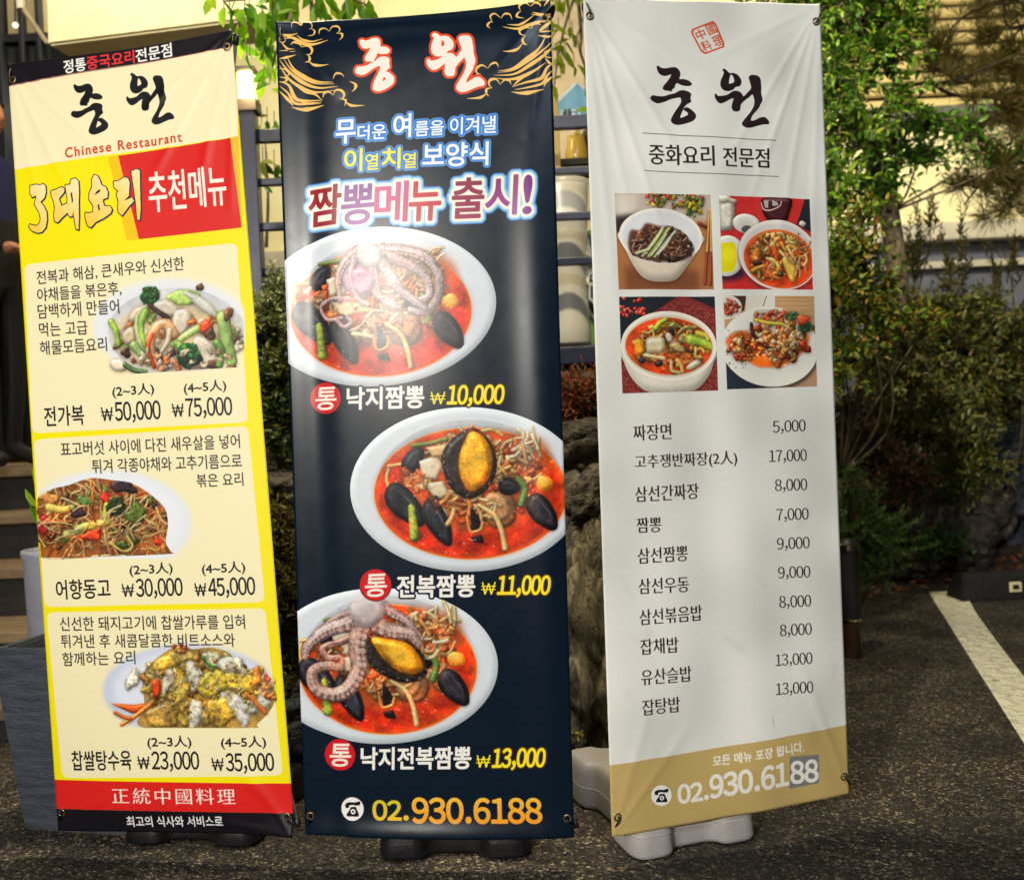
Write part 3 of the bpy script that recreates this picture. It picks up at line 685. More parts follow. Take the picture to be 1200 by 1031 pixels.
ebox('frame_rail', -6.5, xa(235), 3.53, 3.58, EY - .03, EY + .02, m_frame)
ebox('frame_post', xa(228), xa(240), .9, 4.6, EY - .05, EY + .05, m_frame, .004)
ebox('frame_post', xa(100), xa(103), .9, 3.56, EY - .04, EY + .01, m_frame, .004)
sgb = empty('sign_box', at(160, 20, 4.75), 'long cream sign box above the glazed entrance, top left', 'sign box')
bm = bmesh.new()
f4 = [at(55, 53, 4.75), at(318, 20, 4.6), at(318, -90, 4.6), at(52, -90, 4.75)]
vf = [bm.verts.new(p) for p in f4]; vb = [bm.verts.new(p + Vector((.05, .28, 0))) for p in f4]
bm.faces.new(vf); bm.faces.new(vb[::-1])
for i in range(4): bm.faces.new((vf[i], vf[(i + 1) % 4], vb[(i + 1) % 4], vb[i]))
bmesh.ops.bevel(bm, geom=list(bm.edges), offset=.012, segments=2, affect='EDGES')
from_bm('sign_body', bm, m_cream, sgb)
bm = bmesh.new(); tube(bm, [at(24, 6, 4.8), at(56, 52, 4.8)], .012, 8); from_bm('brace_rod', bm, m_col, sgb)
bm = bmesh.new(); tube(bm, [at(22, -30, 4.82), at(25, 12, 4.8)], .022, 10); from_bm('bracket', bm, m_ledge, sgb)
wl = empty('wall_lamp', at(18, 30, 5.2), 'small round glowing lamp by the entrance, top left corner', 'lamp')
bm = bmesh.new(); bmesh.ops.create_uvsphere(bm, u_segments=20, v_segments=12, radius=.015); bmesh.ops.translate(bm, verts=bm.verts, vec=at(18, 30, 5.2))
from_bm('bulb', bm, glow_mat('bulb glow', (1, .95, .7, 1), 1.6), wl, smooth=True)
bm = bmesh.new(); tube(bm, [at(18, 27, 5.2), at(18, -40, 5.22)], .006, 6); from_bm('stem', bm, m_frame, wl)

# wooden steps up to the entrance
m_tread = mat('worn decking', (96, 78, 56), (150, 126, 92), 6, .7, .004, 40, stretch=(.6, 8, 1))
m_riser = mat('dark riser', (30, 26, 24), (46, 40, 36), 6, .7, .004, 40)
st = empty('wooden_steps', (-2.6, 3.1, 0), 'dark wooden steps rising behind the grey planter at the left edge', 'steps')
Zs = [.11, .30, .49, .68, .87]
for k, zz in enumerate(Zs):
    y0 = 3.08 + .3 * k; y1 = y0 + (.33 if k < 4 else 1.75)
    bm = bmesh.new(); box(bm, (-2.8, (y0 + y1) / 2 - .015, zz - .02), (3.3, y1 - y0 + .03, .04), 0, .006); from_bm('tread', bm, m_tread, st)
    bm = bmesh.new(); zb = Zs[k - 1] if k else 0; box(bm, (-2.8, y0 + .02, (zb + zz - .04) / 2), (3.26, .03, zz - .04 - zb)); from_bm('riser', bm, m_riser, st)
bm = bmesh.new(); box(bm, (-1.17, 4.6, .4), (.03, 2.9, .8)); from_bm('side_panel', bm, m_riser, st)

# fence with a lantern post
m_fence = mat('navy painted steel', (18, 21, 42), (28, 32, 58), 8, .4, .001, 80)
FYd = 3.72
fe = empty('fence', at(500, 420, FYd), 'navy steel rail fence on the terrace edge, behind the navy banner', 'fence')
rails = [(161, 143, 15), (215, 200, 8), (267, 253, 9), (320, 306, 9)]
for a, b, t in rails:
    p, q = at(292, a, FYd), at(860, b + (b - a) * .42, FYd); bm = bmesh.new()
    d = (q - p); h = t / FPX * FYd
    box(bm, (0, 0, 0), (d.length, .035, h), 0, .004, Matrix.Translation((p + q) / 2) @ Matrix.Rotation(math.atan2(d.y, d.x), 4, 'Z') @ Matrix.Rotation(-math.atan2(d.z, math.hypot(d.x, d.y)), 4, 'Y'))
    from_bm('rail', bm, m_fence, fe)
p, q = at(292, 432, FYd), at(860, 410, FYd); bm = bmesh.new(); box(bm, ((p.x + q.x) / 2, (p.y + q.y) / 2 + .16, (p.z + q.z) / 2), (q.x - p.x, .36, .07), 0, .006); from_bm('bottom_shelf', bm, m_fence, fe)
for px in (575, 850):
    p = at(px, 430, FYd); bm = bmesh.new(); box(bm, (p.x, p.y + .045, 1.65), (.05, .045, 1.15), 0, .004); from_bm('post', bm, m_fence, fe)
lp = empty('lantern_post', at(291, 420, FYd - .03), 'navy post with a glowing square lantern on top, between yellow and navy banner', 'lantern post')
pb, pt = at(291, 130, FYd - .03), None
bm = bmesh.new(); box(bm, (pb.x, pb.y, (pb.z + 1.0) / 2), (.062, .062, pb.z - 1.0), 0, .005); from_bm('post', bm, m_fence, lp)
bm = bmesh.new(); box(bm, (pb.x, pb.y, pb.z + .012), (.085, .085, .05), 0, .006); from_bm('lantern_base', bm, mat('brown lantern base', (66, 50, 34), (90, 70, 46), 8, .5), lp)
zt = at(286, 104, FYd - .03).z
bm = bmesh.new(); box(bm, (pb.x, pb.y, zt), (.062, .062, .118), 0, .008); from_bm('lantern_glass', bm, glow_mat('lantern glow', (1, .78, .26, 1), 3.2), lp)
for dx, dy in ((-1, -1), (1, -1), (1, 1), (-1, 1)):
    bm = bmesh.new(); box(bm, (pb.x + dx * .034, pb.y + dy * .034, zt), (.006, .006, .124)); from_bm('lantern_bar', bm, m_dark, lp)
bm = bmesh.new(); box(bm, (pb.x, pb.y, zt + .067), (.078, .078, .014), 0, .004); from_bm('lantern_cap', bm, m_dark, lp)
lamp('lantern_light', 'POINT', (pb.x + .02, pb.y - .09, zt), 5, (1, .85, .5), shadow_soft_size=.04)

# pots and little signs on the fence shelf
m_porc = mat('white glazed porcelain', (214, 208, 186), (228, 222, 202), 3, .32, .002, 12)
pc = at(667, 405, FYd + .2)
bm = bmesh.new(); r0 = 31 / FPX * (FYd + .2)
lathe(bm, (pc.x, pc.y, pc.z), [(r0 * .8, 0), (r0 * .84, .01), (r0 * .83, .08), (r0 * .74, .2), (r0 * .78, .36), (r0 * .9, .52), (r0 * .98, .64), (r0 * 1.02, .672), (r0 * .97, .68), (r0 * .9, .66), (r0 * .86, .6)], 48)
tag(from_bm('tall_vase', bm, m_porc, smooth=True), 'tall white glazed vase standing behind the fence rails between navy and white banners', 'vase')
ps = empty('plant_rack', at(672, 190, 4.3), 'small rack of pale wood behind the fence carrying the yellow pot', 'rack')
m_ywood = mat('pale wood', (206, 170, 84), (226, 194, 110), 5, .6, .002, 40, stretch=(1, 1, .2))
a_, b_ = at(645, 194, 4.3), at(735, 190, 4.3)
bm = bmesh.new(); box(bm, ((a_.x + b_.x) / 2, a_.y + .08, a_.z), (b_.x - a_.x, .26, .03), 0, .004); from_bm('shelf', bm, mat('olive board', (70, 64, 40), (96, 88, 58), 6, .6), ps)
for px in (652, 728):
    p = at(px, 190, 4.3); bm = bmesh.new(); box(bm, (p.x, p.y - .06, (p.z + .28 + 1.1) / 2), (.03, .03, p.z + .28 - 1.1), 0, .003); from_bm('leg', bm, m_ywood, ps)
yp = at(677, 189, 4.33); bm = bmesh.new(); lathe(bm, (yp.x, yp.y + .02, a_.z + .015), [(.05, 0), (.055, .005), (.05, .06), (.042, .1), (.04, .13), (.036, .125), (.036, .1)], 20)
for v in bm.verts:
    an = math.atan2(v.co.y - yp.y - .02, v.co.x - yp.x); k = 1 + .06 * math.cos(an * 10); v.co.x = yp.x + (v.co.x - yp.x) * k; v.co.y = yp.y + .02 + (v.co.y - yp.y - .02) * k
tag(from_bm('flower_pot', bm, mat('yellow glaze', (206, 164, 56), (226, 186, 84), 9, .25, coat=.5), smooth=True), 'small ribbed yellow pot on the rack behind the fence', 'pot')
bp = at(697, 189, 4.35); bm = bmesh.new(); lathe(bm, (bp.x + .02, bp.y + .02, a_.z + .015), [(.05, 0), (.06, .01), (.068, .12), (.07, .15), (.06, .148), (.055, .12)], 24)
tag(from_bm('flower_pot', bm, mat('brown clay', (62, 42, 30), (84, 58, 40), 8, .6), smooth=True), 'dark brown pot beside the yellow pot on the rack', 'pot')
hs = empty('house_sign', at(676, 140, 4.45), 'light blue house-shaped sign with white edge behind the top fence rail', 'sign')
def plate(name, pts, d, m, par, th=.012, y=0.0):
    bm = bmesh.new(); P3 = [at(x, yy, d) + Vector((0, y, 0)) for x, yy in pts]; f = bm.faces.new([bm.verts.new(p) for p in P3])
    g = bmesh.ops.extrude_face_region(bm, geom=[f]); bmesh.ops.translate(bm, verts=[v for v in g['geom'] if isinstance(v, bmesh.types.BMVert)], vec=(0, th, 0))
    return from_bm(name, bm, m, par)
plate('trim', [(649, 150), (649, 121), (676, 94), (704, 118), (704, 150)], 4.45, mat('white paint', (226, 222, 206), (236, 232, 220), 6, .5), hs)
plate('board', [(652, 150), (652, 123), (676, 99), (701, 120), (701, 150)], 4.45, mat('sky blue paint', (116, 176, 206), (136, 192, 216), 6, .5), hs, .006, -.006)
plate('stake', [(674, 150), (679, 150), (689, 420), (684, 420)], 4.47, m_ywood, hs)
m_wt = mat('white lettering', (230, 230, 224), (238, 238, 232), 6, .5)
for pts in ([(658, 129), (661, 129), (661, 131), (659, 131), (659, 137), (657, 137)], [(664, 127), (666, 127), (666, 138), (664, 138)], [(669, 129), (675, 129), (675, 131), (669, 131)], [(670, 133), (674, 133), (674, 138), (670, 138)], [(678, 127), (680, 127), (680, 138), (678, 138)]):
    plate('letter', pts, 4.44, m_wt, hs, .002, -.004)
gs = empty('printed_board', at(696, 400, 4.05), 'green and white printed board with black letters leaning behind the tall vase', 'sign')
plate('board', [(688, 270), (712, 268), (716, 402), (692, 404)], 4.05, mat('pale print', (206, 206, 190), (220, 220, 206), 5, .5), gs)
plate('green_field', [(690, 366), (714, 398), (714, 402), (691, 403)], 4.05, mat('green print', (96, 140, 50), (110, 156, 60), 5, .5), gs, .003, -.004)
plate('green_field', [(688.4, 271), (701, 269.5), (701, 292), (689.5, 274)], 4.05, mat('green print light', (110, 160, 70), (130, 180, 90), 5, .5), gs, .003, -.004)
for pts in ([(689, 352), (692, 352), (714, 384), (714, 392), (690, 362)], [(690, 372), (693, 372), (712, 396), (707, 396)], [(691, 322), (698, 322), (698, 330), (691, 330), (691, 328), (696, 328), (696, 324), (693, 324), (693, 330), (691, 330)], [(692, 335), (695, 335), (695, 349), (692, 349)], [(700, 334), (702, 334), (699, 346), (697, 346)], [(689, 275), (692, 275), (700, 300), (698, 304), (694, 304)]):
    plate('letter', pts, 4.05, m_dark, gs, .003, -.0065)

# planters at the left
m_zinc = mat('brushed grey fibre planter', (42, 46, 57), (74, 78, 90), 9, .55, .004, 50, stretch=(1, 1, 7))
gp = empty('box_planter', ground_at(110, 972), 'grey textured box planter standing behind the yellow banner', 'planter')
zt_ = at(30, 745, 2.47).z
def frustum(bm, c, w0, d0, w1, d1, z0, z1, rz):
    M = Matrix.Translation(c) @ Matrix.Rotation(rz, 4, 'Z'); vs = []
    for w, d, zz in ((w0, d0, z0), (w1, d1, z1)): vs.append([bm.verts.new(M @ Vector((sx * w / 2, sy * d / 2, zz))) for sx, sy in ((-1, -1), (1, -1), (1, 1), (-1, 1))])
    for k in range(4): bm.faces.new((vs[0][k], vs[0][(k + 1) % 4], vs[1][(k + 1) % 4], vs[1][k]))
    bm.faces.new(vs[0][::-1]); return vs[1], M
pl_, pr_ = ground_at(28, 972), ground_at(222, 985)
cw = (pr_ - pl_).length; cx_ = (pl_ + pr_) / 2; rz_ = math.atan2(pr_.y - pl_.y, pr_.x - pl_.x); nb = Vector((-math.sin(rz_), math.cos(rz_), 0))
bm = bmesh.new(); ctr = cx_ + nb * .2; w1_ = cw + .09
tv, M_ = frustum(bm, ctr, cw, .40, w1_, .47, 0, zt_, rz_)
iv = [bm.verts.new(M_ @ Vector((sx * (w1_ / 2 - .03), sy * (.235 - .03), zt_))) for sx, sy in ((-1, -1), (1, -1), (1, 1), (-1, 1))]
dv = [bm.verts.new(M_ @ Vector((sx * (w1_ / 2 - .04), sy * (.235 - .04), zt_ - .12))) for sx, sy in ((-1, -1), (1, -1), (1, 1), (-1, 1))]
for a, b in ((tv, iv), (iv, dv)):
    for k in range(4): bm.faces.new((a[k], a[(k + 1) % 4], b[(k + 1) % 4], b[k]))
bmesh.ops.bevel(bm, geom=[e for e in bm.edges], offset=.006, segments=2, affect='EDGES')
from_bm('planter_box', bm, m_zinc, gp)
bm = bmesh.new(); vs = [bm.verts.new(M_ @ Vector((sx * (w1_ / 2 - .045), sy * (.235 - .045), zt_ - .08))) for sx, sy in ((-1, -1), (1, -1), (1, 1), (-1, 1))]; bm.faces.new(vs); from_bm('soil', bm, m_soil, gp)
wp = at(72, 700, 2.95); wp.z = 0
bm = bmesh.new(); zt2 = at(62, 642, 2.95).z
lathe(bm, (wp.x, wp.y, 0), [(.085, 0), (.09, .01), (.103, zt2 - .03), (.11, zt2 - .01), (.107, zt2), (.095, zt2), (.09, zt2 - .03), (.088, zt2 - .07)], 40)
tag(from_bm('round_planter', bm, mat('matt white planter', (132, 132, 142), (156, 156, 166), 5, .6, .002, 40), smooth=True), 'slim round white planter behind the grey box planter', 'planter')

# wheel stop and garden bollard
g1 = ground_at(1127, 706); ws = empty('wheel_stop', g1, 'black rubber wheel stop with a reflector at the right edge', 'wheel stop')
bm = bmesh.new(); Lw = 1.5; hgt = .13
pr = [(0, 0), (.03, .11), (.05, hgt), (.13, hgt), (.15, .11), (.18, 0)]
L0 = [bm.verts.new((g1.x, g1.y + y, zz)) for y, zz in pr]; L1 = [bm.verts.new((g1.x + Lw, g1.y + y + .02, zz)) for y, zz in pr]
for v in L0:
    v.co.x += (v.co.z / hgt) * .03
for k in range(6): bm.faces.new((L0[k], L0[(k + 1) % 6], L1[(k + 1) % 6], L1[k]))
bm.faces.new(L0[::-1]); bm.faces.new(L1); bmesh.ops.bevel(bm, geom=list(bm.edges), offset=.008, segments=2, affect='EDGES')
from_bm('stop_body', bm, mat('black rubber', (8, 8, 9), (16, 15, 15), 12, .6, .004, 60), ws)
bm = bmesh.new(); box(bm, (g1.x + .27, g1.y + .006, .065), (.06, .008, .05), 0, .003, None); from_bm('reflector', bm, mat('cream reflector', (214, 200, 150), (226, 214, 170), 8, .3), ws)
bm = bmesh.new(); box(bm, (g1.x + .27, g1.y + .001, .065), (.03, .006, .022), 0, .002, None); from_bm('bolt_plate', bm, m_dark, ws)
g2 = ground_at(996, 770); bd = empty('garden_bollard', g2, 'short black bollard with chrome rings just behind the right edge of the white banner', 'bollard')
dB = (g2 - CAM).dot(Fw); zr1 = at(998, 640, dB).z; zr2 = at(998, 725, dB).z
bx = at(996, 700, dB).x; rB = 11.5 / FPX * dB
for nm, r, z0, z1, mm in (('lower_tube', rB * .85, 0, zr2 - .006, mat('brown metal', (70, 48, 34), (96, 66, 46), 8, .4, metal=.5)), ('upper_tube', rB * .95, zr2 + .006, zr1 - .012, m_dark)):
    bm = bmesh.new(); lathe(bm, (bx, g2.y, 0), [(r, z0), (r, z1)], 28); from_bm(nm, bm, mm, bd, smooth=False)
m_chr = mat('chrome', (206, 196, 170), (226, 218, 196), 6, .15, metal=1.0)
for z0, z1, r in ((zr2 - .006, zr2 + .006, rB), (zr1 - .012, zr1 + .012, rB * 1.12)):
    bm = bmesh.new(); lathe(bm, (bx, g2.y, 0), [(r * .9, z0), (r, z0 + .002), (r, z1 - .002), (r * .9, z1)], 28); from_bm('ring', bm, m_chr, bd, smooth=False)
bm = bmesh.new(); lathe(bm, (bx, g2.y, 0), [(rB * .9, zr1 + .0125), (rB * .5, zr1 + .03)], 28); from_bm('cap', bm, m_dark, bd, smooth=False)
# ------------------------------------------------------------------ plants
def unit(v): return v / (np.linalg.norm(v, axis=-1, keepdims=True) + 1e-9)
class Foliage:
    def __init__(s): s.p = []; s.d = []; s.n = []; s.l = []; s.w = []
    def add(s, p, d, n, l, w):
        s.p.append(np.atleast_2d(p)); s.d.append(np.atleast_2d(d)); s.n.append(np.atleast_2d(n)); s.l.append(np.atleast_1d(l)); s.w.append(np.atleast_1d(w))
    def build(s, name, m, parent, fold=.18, curl=.15):
        p = np.vstack(s.p); d = unit(np.vstack(s.d)); n = np.vstack(s.n); l = np.concatenate(s.l)[:, None]; w = np.concatenate(s.w)[:, None]
        r = unit(np.cross(d, n)); n = np.cross(r, d)
        V = np.stack([p, p + d * l * .28 - r * w * .42 + n * w * fold, p + d * l * .3, p + d * l * .28 + r * w * .42 + n * w * fold,
                      p + d * l * .66 - r * w * .40 + n * (w * fold - l * curl * .5), p + d * l * .66 - n * l * curl * .5, p + d * l * .66 + r * w * .40 + n * (w * fold - l * curl * .5), p + d * l - n * l * curl], 1)
        k = len(p); F = np.array([[0, 2, 1, -1], [0, 3, 2, -1], [1, 2, 5, 4], [2, 3, 6, 5], [4, 5, 7, -1], [5, 6, 7, -1]])
        loops = np.concatenate([f[f >= 0] for f in F]); tot = np.array([(f >= 0).sum() for f in F])
        me = bpy.data.meshes.new(name); me.vertices.add(k * 8); me.vertices.foreach_set('co', V.reshape(-1).astype(np.float32))
        LI = (loops[None] + np.arange(k)[:, None] * 8).reshape(-1).astype(np.int32); T = np.tile(tot, k)
        me.loops.add(len(LI)); me.loops.foreach_set('vertex_index', LI)
        me.polygons.add(len(T)); me.polygons.foreach_set('loop_start', np.r_[0, np.cumsum(T)[:-1]].astype(np.int32)); me.polygons.foreach_set('loop_total', T.astype(np.int32))
        me.update(calc_edges=True); me.validate()
        return link(name, me, m, parent, True)
def rv(n): return unit(NP.normal(size=(n, 3)))
def twig_leaves(F, pts, gap, l, w, spread=.9, pair=True, up=.35, jit=.35):
    """leaves set in opposite pairs along a twig"""
    P = spline(pts, 8); seg = np.linalg.norm(np.diff(P, axis=0), axis=1); S = np.r_[0, np.cumsum(seg)]
    n = max(2, int(S[-1] / gap)); t = np.linspace(.12, 1, n) * S[-1]
    q = np.stack([np.interp(t, S, P[:, i]) for i in range(3)], 1); T = unit(np.gradient(q, axis=0))
    a = unit(np.cross(T, np.array([.3, .4, 1.0])[None] + 0 * T)); b = np.cross(T, a)
    for s in ((0, np.pi) if pair else (0,)):
        ph = np.arange(n) * (1.57 if pair else 2.4) + s + NP.normal(0, jit, n)
        o = a * np.cos(ph)[:, None] + b * np.sin(ph)[:, None]
        d = unit(o * spread + T * .8 + np.array([0, 0, up]) + NP.normal(0, jit * .6, (n, 3)))
        sc = NP.uniform(.65, 1.15, n) * np.linspace(1, .6, n)
        F.add(q, d, unit(np.array([0, -.35, 1]) + NP.normal(0, .5, (n, 3))), l * sc, w * sc)
def branchy(bm, a, b, r0, r1, bend=.15, n=5, sides=6):
    a = np.array(a, float); b = np.array(b, float); L = np.linalg.norm(b - a)
    o = NP.normal(0, bend * L, 3); P = spline([a, (a + b) / 2 + o, b], n)
    tube(bm, P, list(np.linspace(r0, r1, len(P))), sides); return P
m_bark = mat('grey brown bark', (74, 62, 46), (128, 112, 86), 14, .85, .012, 50, stretch=(1, 1, .25))
m_stem = mat('green brown stems', (54, 48, 26), (92, 78, 46), 20, .7)
DENS = 1.9
def shrub(name, label, cat, blobs, m, n, l, w, stem_m=m_stem, gap=.022, droop=0.0, up=.35, twig=.22, root=None, group=None, trunk=None, upright=0.0, cup=.18, tr=.012, jit=.35):
    """blobs: list of (px, py, d, rx, ry, rz) clumps in metres; twigs radiate outward through each clump"""
    F = Foliage(); sb = bmesh.new()
    C = [(np.array(at(px, py, d)), np.array(r)) for px, py, d, *r in blobs]
    base = np.array(root if root is not None else C[0][0] - np.array([0, 0, C[0][1][2] * 1.1]))
    if trunk:
        for tr_pts, r0, r1 in trunk: tube(sb, spline([tuple(p) for p in tr_pts], 6), list(np.linspace(r0, r1, (len(tr_pts) - 1) * 6 + 1)), 10)
    vol = np.array([r.prod() for _, r in C]); vol = vol / vol.sum()
    for (c_, r), f in zip(C, vol):
        hub = c_ - np.array([0, 0, r[2] * .5])
        if not trunk: branchy(sb, base, hub, tr * .6, tr * .35, .08)
        for k in range(max(3, int(n * f * DENS))):
            u = rv(1)[0]; q = c_ + u * r * NP.uniform(.25, 1.0) ** .6 * NP.uniform(.75, 1.12)
            dr = unit((q - c_) / (r + .01) + np.array([0, 0, upright * 1.6]) + NP.normal(0, .35, 3)); ln = twig * NP.uniform(.6, 1.4)
            e = q + dr * ln * .5; s = q - dr * ln * .5
            mid = (s + e) / 2 + NP.normal(0, .02, 3) + np.array([0, 0, droop * ln])
            twig_leaves(F, [s, mid, e - np.array([0, 0, droop * ln])], gap, l, w, up=up, jit=jit)
            tube(sb, [s, mid, e - np.array([0, 0, droop * ln])], [.0028, .0022, .0012], 4, False)
            if k % 3 == 0: branchy(sb, hub, s, .005, .0025, .08, 3, 4)
    o = empty(name, base, label, cat, group)
    F.build('foliage', m, o, cup); from_bm('stems', sb, stem_m, o, smooth=True)
    return o
G_br = leaf_mat('bright leaves', [(60, 112, 18), (104, 160, 24), (170, 206, 36), (130, 180, 30)], .4, .5)
G_md = leaf_mat('glossy green leaves', [(38, 66, 20), (66, 106, 28), (104, 148, 40), (126, 162, 50), (156, 156, 60)], .3, .3)
G_ol = leaf_mat('olive leaves', [(50, 54, 20), (84, 80, 28), (112, 98, 36), (70, 76, 26)], .5, .25)
G_dk = leaf_mat('dark olive leaves', [(40, 54, 22), (70, 84, 28), (104, 114, 40), (120, 104, 44), (54, 72, 30)], .45, .2)
G_yl = leaf_mat('mottled yellow green leaves', [(58, 98, 24), (100, 142, 40), (150, 164, 58), (178, 134, 56), (74, 122, 34)], .4, .3)
G_rd = leaf_mat('dry red brown leaves', [(84, 40, 24), (128, 62, 34), (150, 84, 40), (96, 62, 30)], .6, .25)
G_cf = leaf_mat('fresh conifer green', [(38, 70, 22), (60, 104, 30), (96, 132, 40)], .45, .3)
G_wh = leaf_mat('pale variegated leaves', [(60, 86, 40), (120, 136, 80), (176, 180, 130), (80, 104, 50)], .4, .3)
A_ = lambda px, py, d: tuple(at(px, py, d))

# the broadleaf tree right of the white banner, its crooked trunk and hanging twigs
shrub('broadleaf_tree', 'small-leaved green tree with grey trunk directly right of the white banner', 'tree',
      [(1000, 20, 4.3, .24, .22, .22), (985, 95, 4.2, .16, .2, .16), (1040, 60, 4.35, .13, .2, .15), (1000, 160, 4.3, .17, .2, .14), (940, 60, 4.5, .3, .2, .3), (990, 225, 4.25, .13, .18, .13), (1060, 10, 4.5, .12, .2, .14), (960, -40, 4.4, .4, .3, .2), (975, 300, 4.2, .1, .15, .1), (1035, 240, 4.35, .1, .12, .1), (1050, 120, 4.3, .1, .12, .1), (1010, 330, 4.25, .12, .12, .08), (965, 180, 4.25, .1, .15, .2)],
      G_md, 330, .066, .031, m_bark, .024, .05, .25, .2, root=(at(1050, 330, 4.5)),
      trunk=[([at(1058, 480, 4.5), at(1052, 330, 4.5), at(1040, 240, 4.5), at(1028, 190, 4.48)], .05, .045), ([at(1030, 195, 4.48), at(1000, 120, 4.42), at(980, 40, 4.4), at(970, -60, 4.4)], .035, .015), ([at(1034, 215, 4.48), at(1012, 185, 4.42), at(1000, 195, 4.4), at(985, 235, 4.3)], .012, .008)])
shrub('leafy_branch_shrub', 'long leafy branch of glossy green leaves reaching right under the louvre boards', 'shrub',
      [(1085, 145, 4.7, .12, .14, .05), (1040, 165, 4.6, .12, .15, .06), (1130, 155, 4.8, .12, .14, .05), (1075, 185, 4.65, .13, .14, .04), (1185, 185, 4.8, .12, .12, .04), (1030, 210, 4.5, .1, .12, .08)],
      leaf_mat('light green glossy leaves', [(34, 66, 18), (62, 108, 26), (96, 150, 40), (120, 160, 50)], .3, .45), 62, .066, .034, m_bark, .036, .05, .2, .22, root=at(1040, 250, 4.6))
shrub('mottled_shrub', 'shrub with mottled yellow green leaves at the right edge of the white banner, mid height', 'shrub',
      [(975, 340, 4.1, .12, .15, .16), (1000, 290, 4.15, .13, .15, .1), (990, 420, 4.1, .14, .15, .12), (1035, 370, 4.2, .14, .15, .06), (1085, 375, 4.3, .12, .12, .05), (930, 380, 4.3, .2, .2, .3), (1040, 335, 4.3, .1, .1, .07), (1010, 250, 4.1, .08, .1, .08)],
      G_yl, 250, .05, .026, m_stem, .026, .03, .3, .18, root=at(985, 560, 4.25))
for px, py, hh, dd, lab in ((1072, 250, .42, 5.3, 'tall thin upright sprig beside the grey trunk'), (1112, 270, .40, 5.4, 'middle pair of tall thin upright sprigs in front of the plinth'), (1168, 285, .36, 5.5, 'tall leaning upright sprig near the right edge in front of the plinth')):
    shrub('upright_shrub', 'dark olive shrub, ' + lab, 'shrub', [(px, py + 50, dd, .05, .07, hh * .55), (px + 16, py + 20, dd, .03, .06, hh * .5), (px + 4, py + 150, dd, .2, .2, .22)],
          G_ol, 74, .055, .018, m_stem, .02, 0, .5, .24, root=at(px, py + 330, dd), group='upright sprig shrubs', upright=1.0)
shrub('olive_shrub', 'wide dark olive shrub mass at the right, above the brown ridged rock', 'shrub',
      [(1060, 470, 5.0, .3, .25, .3), (1120, 440, 5.2, .3, .25, .28), (1180, 400, 5.4, .28, .25, .22), (1130, 540, 5.1, .2, .2, .2), (1040, 400, 4.6, .2, .2, .2), (1200, 470, 5.6, .2, .2, .2), (1010, 360, 5.0, .18, .15, .12), (1085, 365, 5.0, .2, .15, .12), (1150, 362, 5.2, .2, .15, .12), (1060, 440, 4.35, .16, .12, .14), (1110, 480, 4.6, .16, .14, .14)],
      G_dk, 560, .055, .021, m_stem, .022, .04, .3, .22, root=at(1090, 640, 5.3))
shrub('reddish_shrub', 'low shrub with red brown leaves beside the lower right edge of the white banner', 'shrub',
      [(1020, 530, 4.6, .16, .18, .16), (1060, 560, 4.75, .16, .16, .13), (985, 500, 4.5, .16, .16, .2), (1030, 600, 4.8, .2, .16, .1)], leaf_mat('dark red brown leaves', [(50, 30, 18), (84, 46, 26), (110, 66, 34), (46, 44, 20)], .6, .2), 110, .05, .02, m_stem, .022, 0, .3, .18, root=at(1020, 660, 4.7))
shrub('young_conifer', 'fresh green feathery conifer behind the garden bollard', 'shrub',
      [(1000, 610, 4.35, .13, .14, .16), (1030, 630, 4.5, .14, .14, .1), (998, 560, 4.2, .05, .08, .08), (1010, 670, 4.4, .16, .14, .08)], G_cf, 130, .03, .007, m_stem, .010, 0, .4, .2, root=at(1005, 720, 4.45), cup=.05)
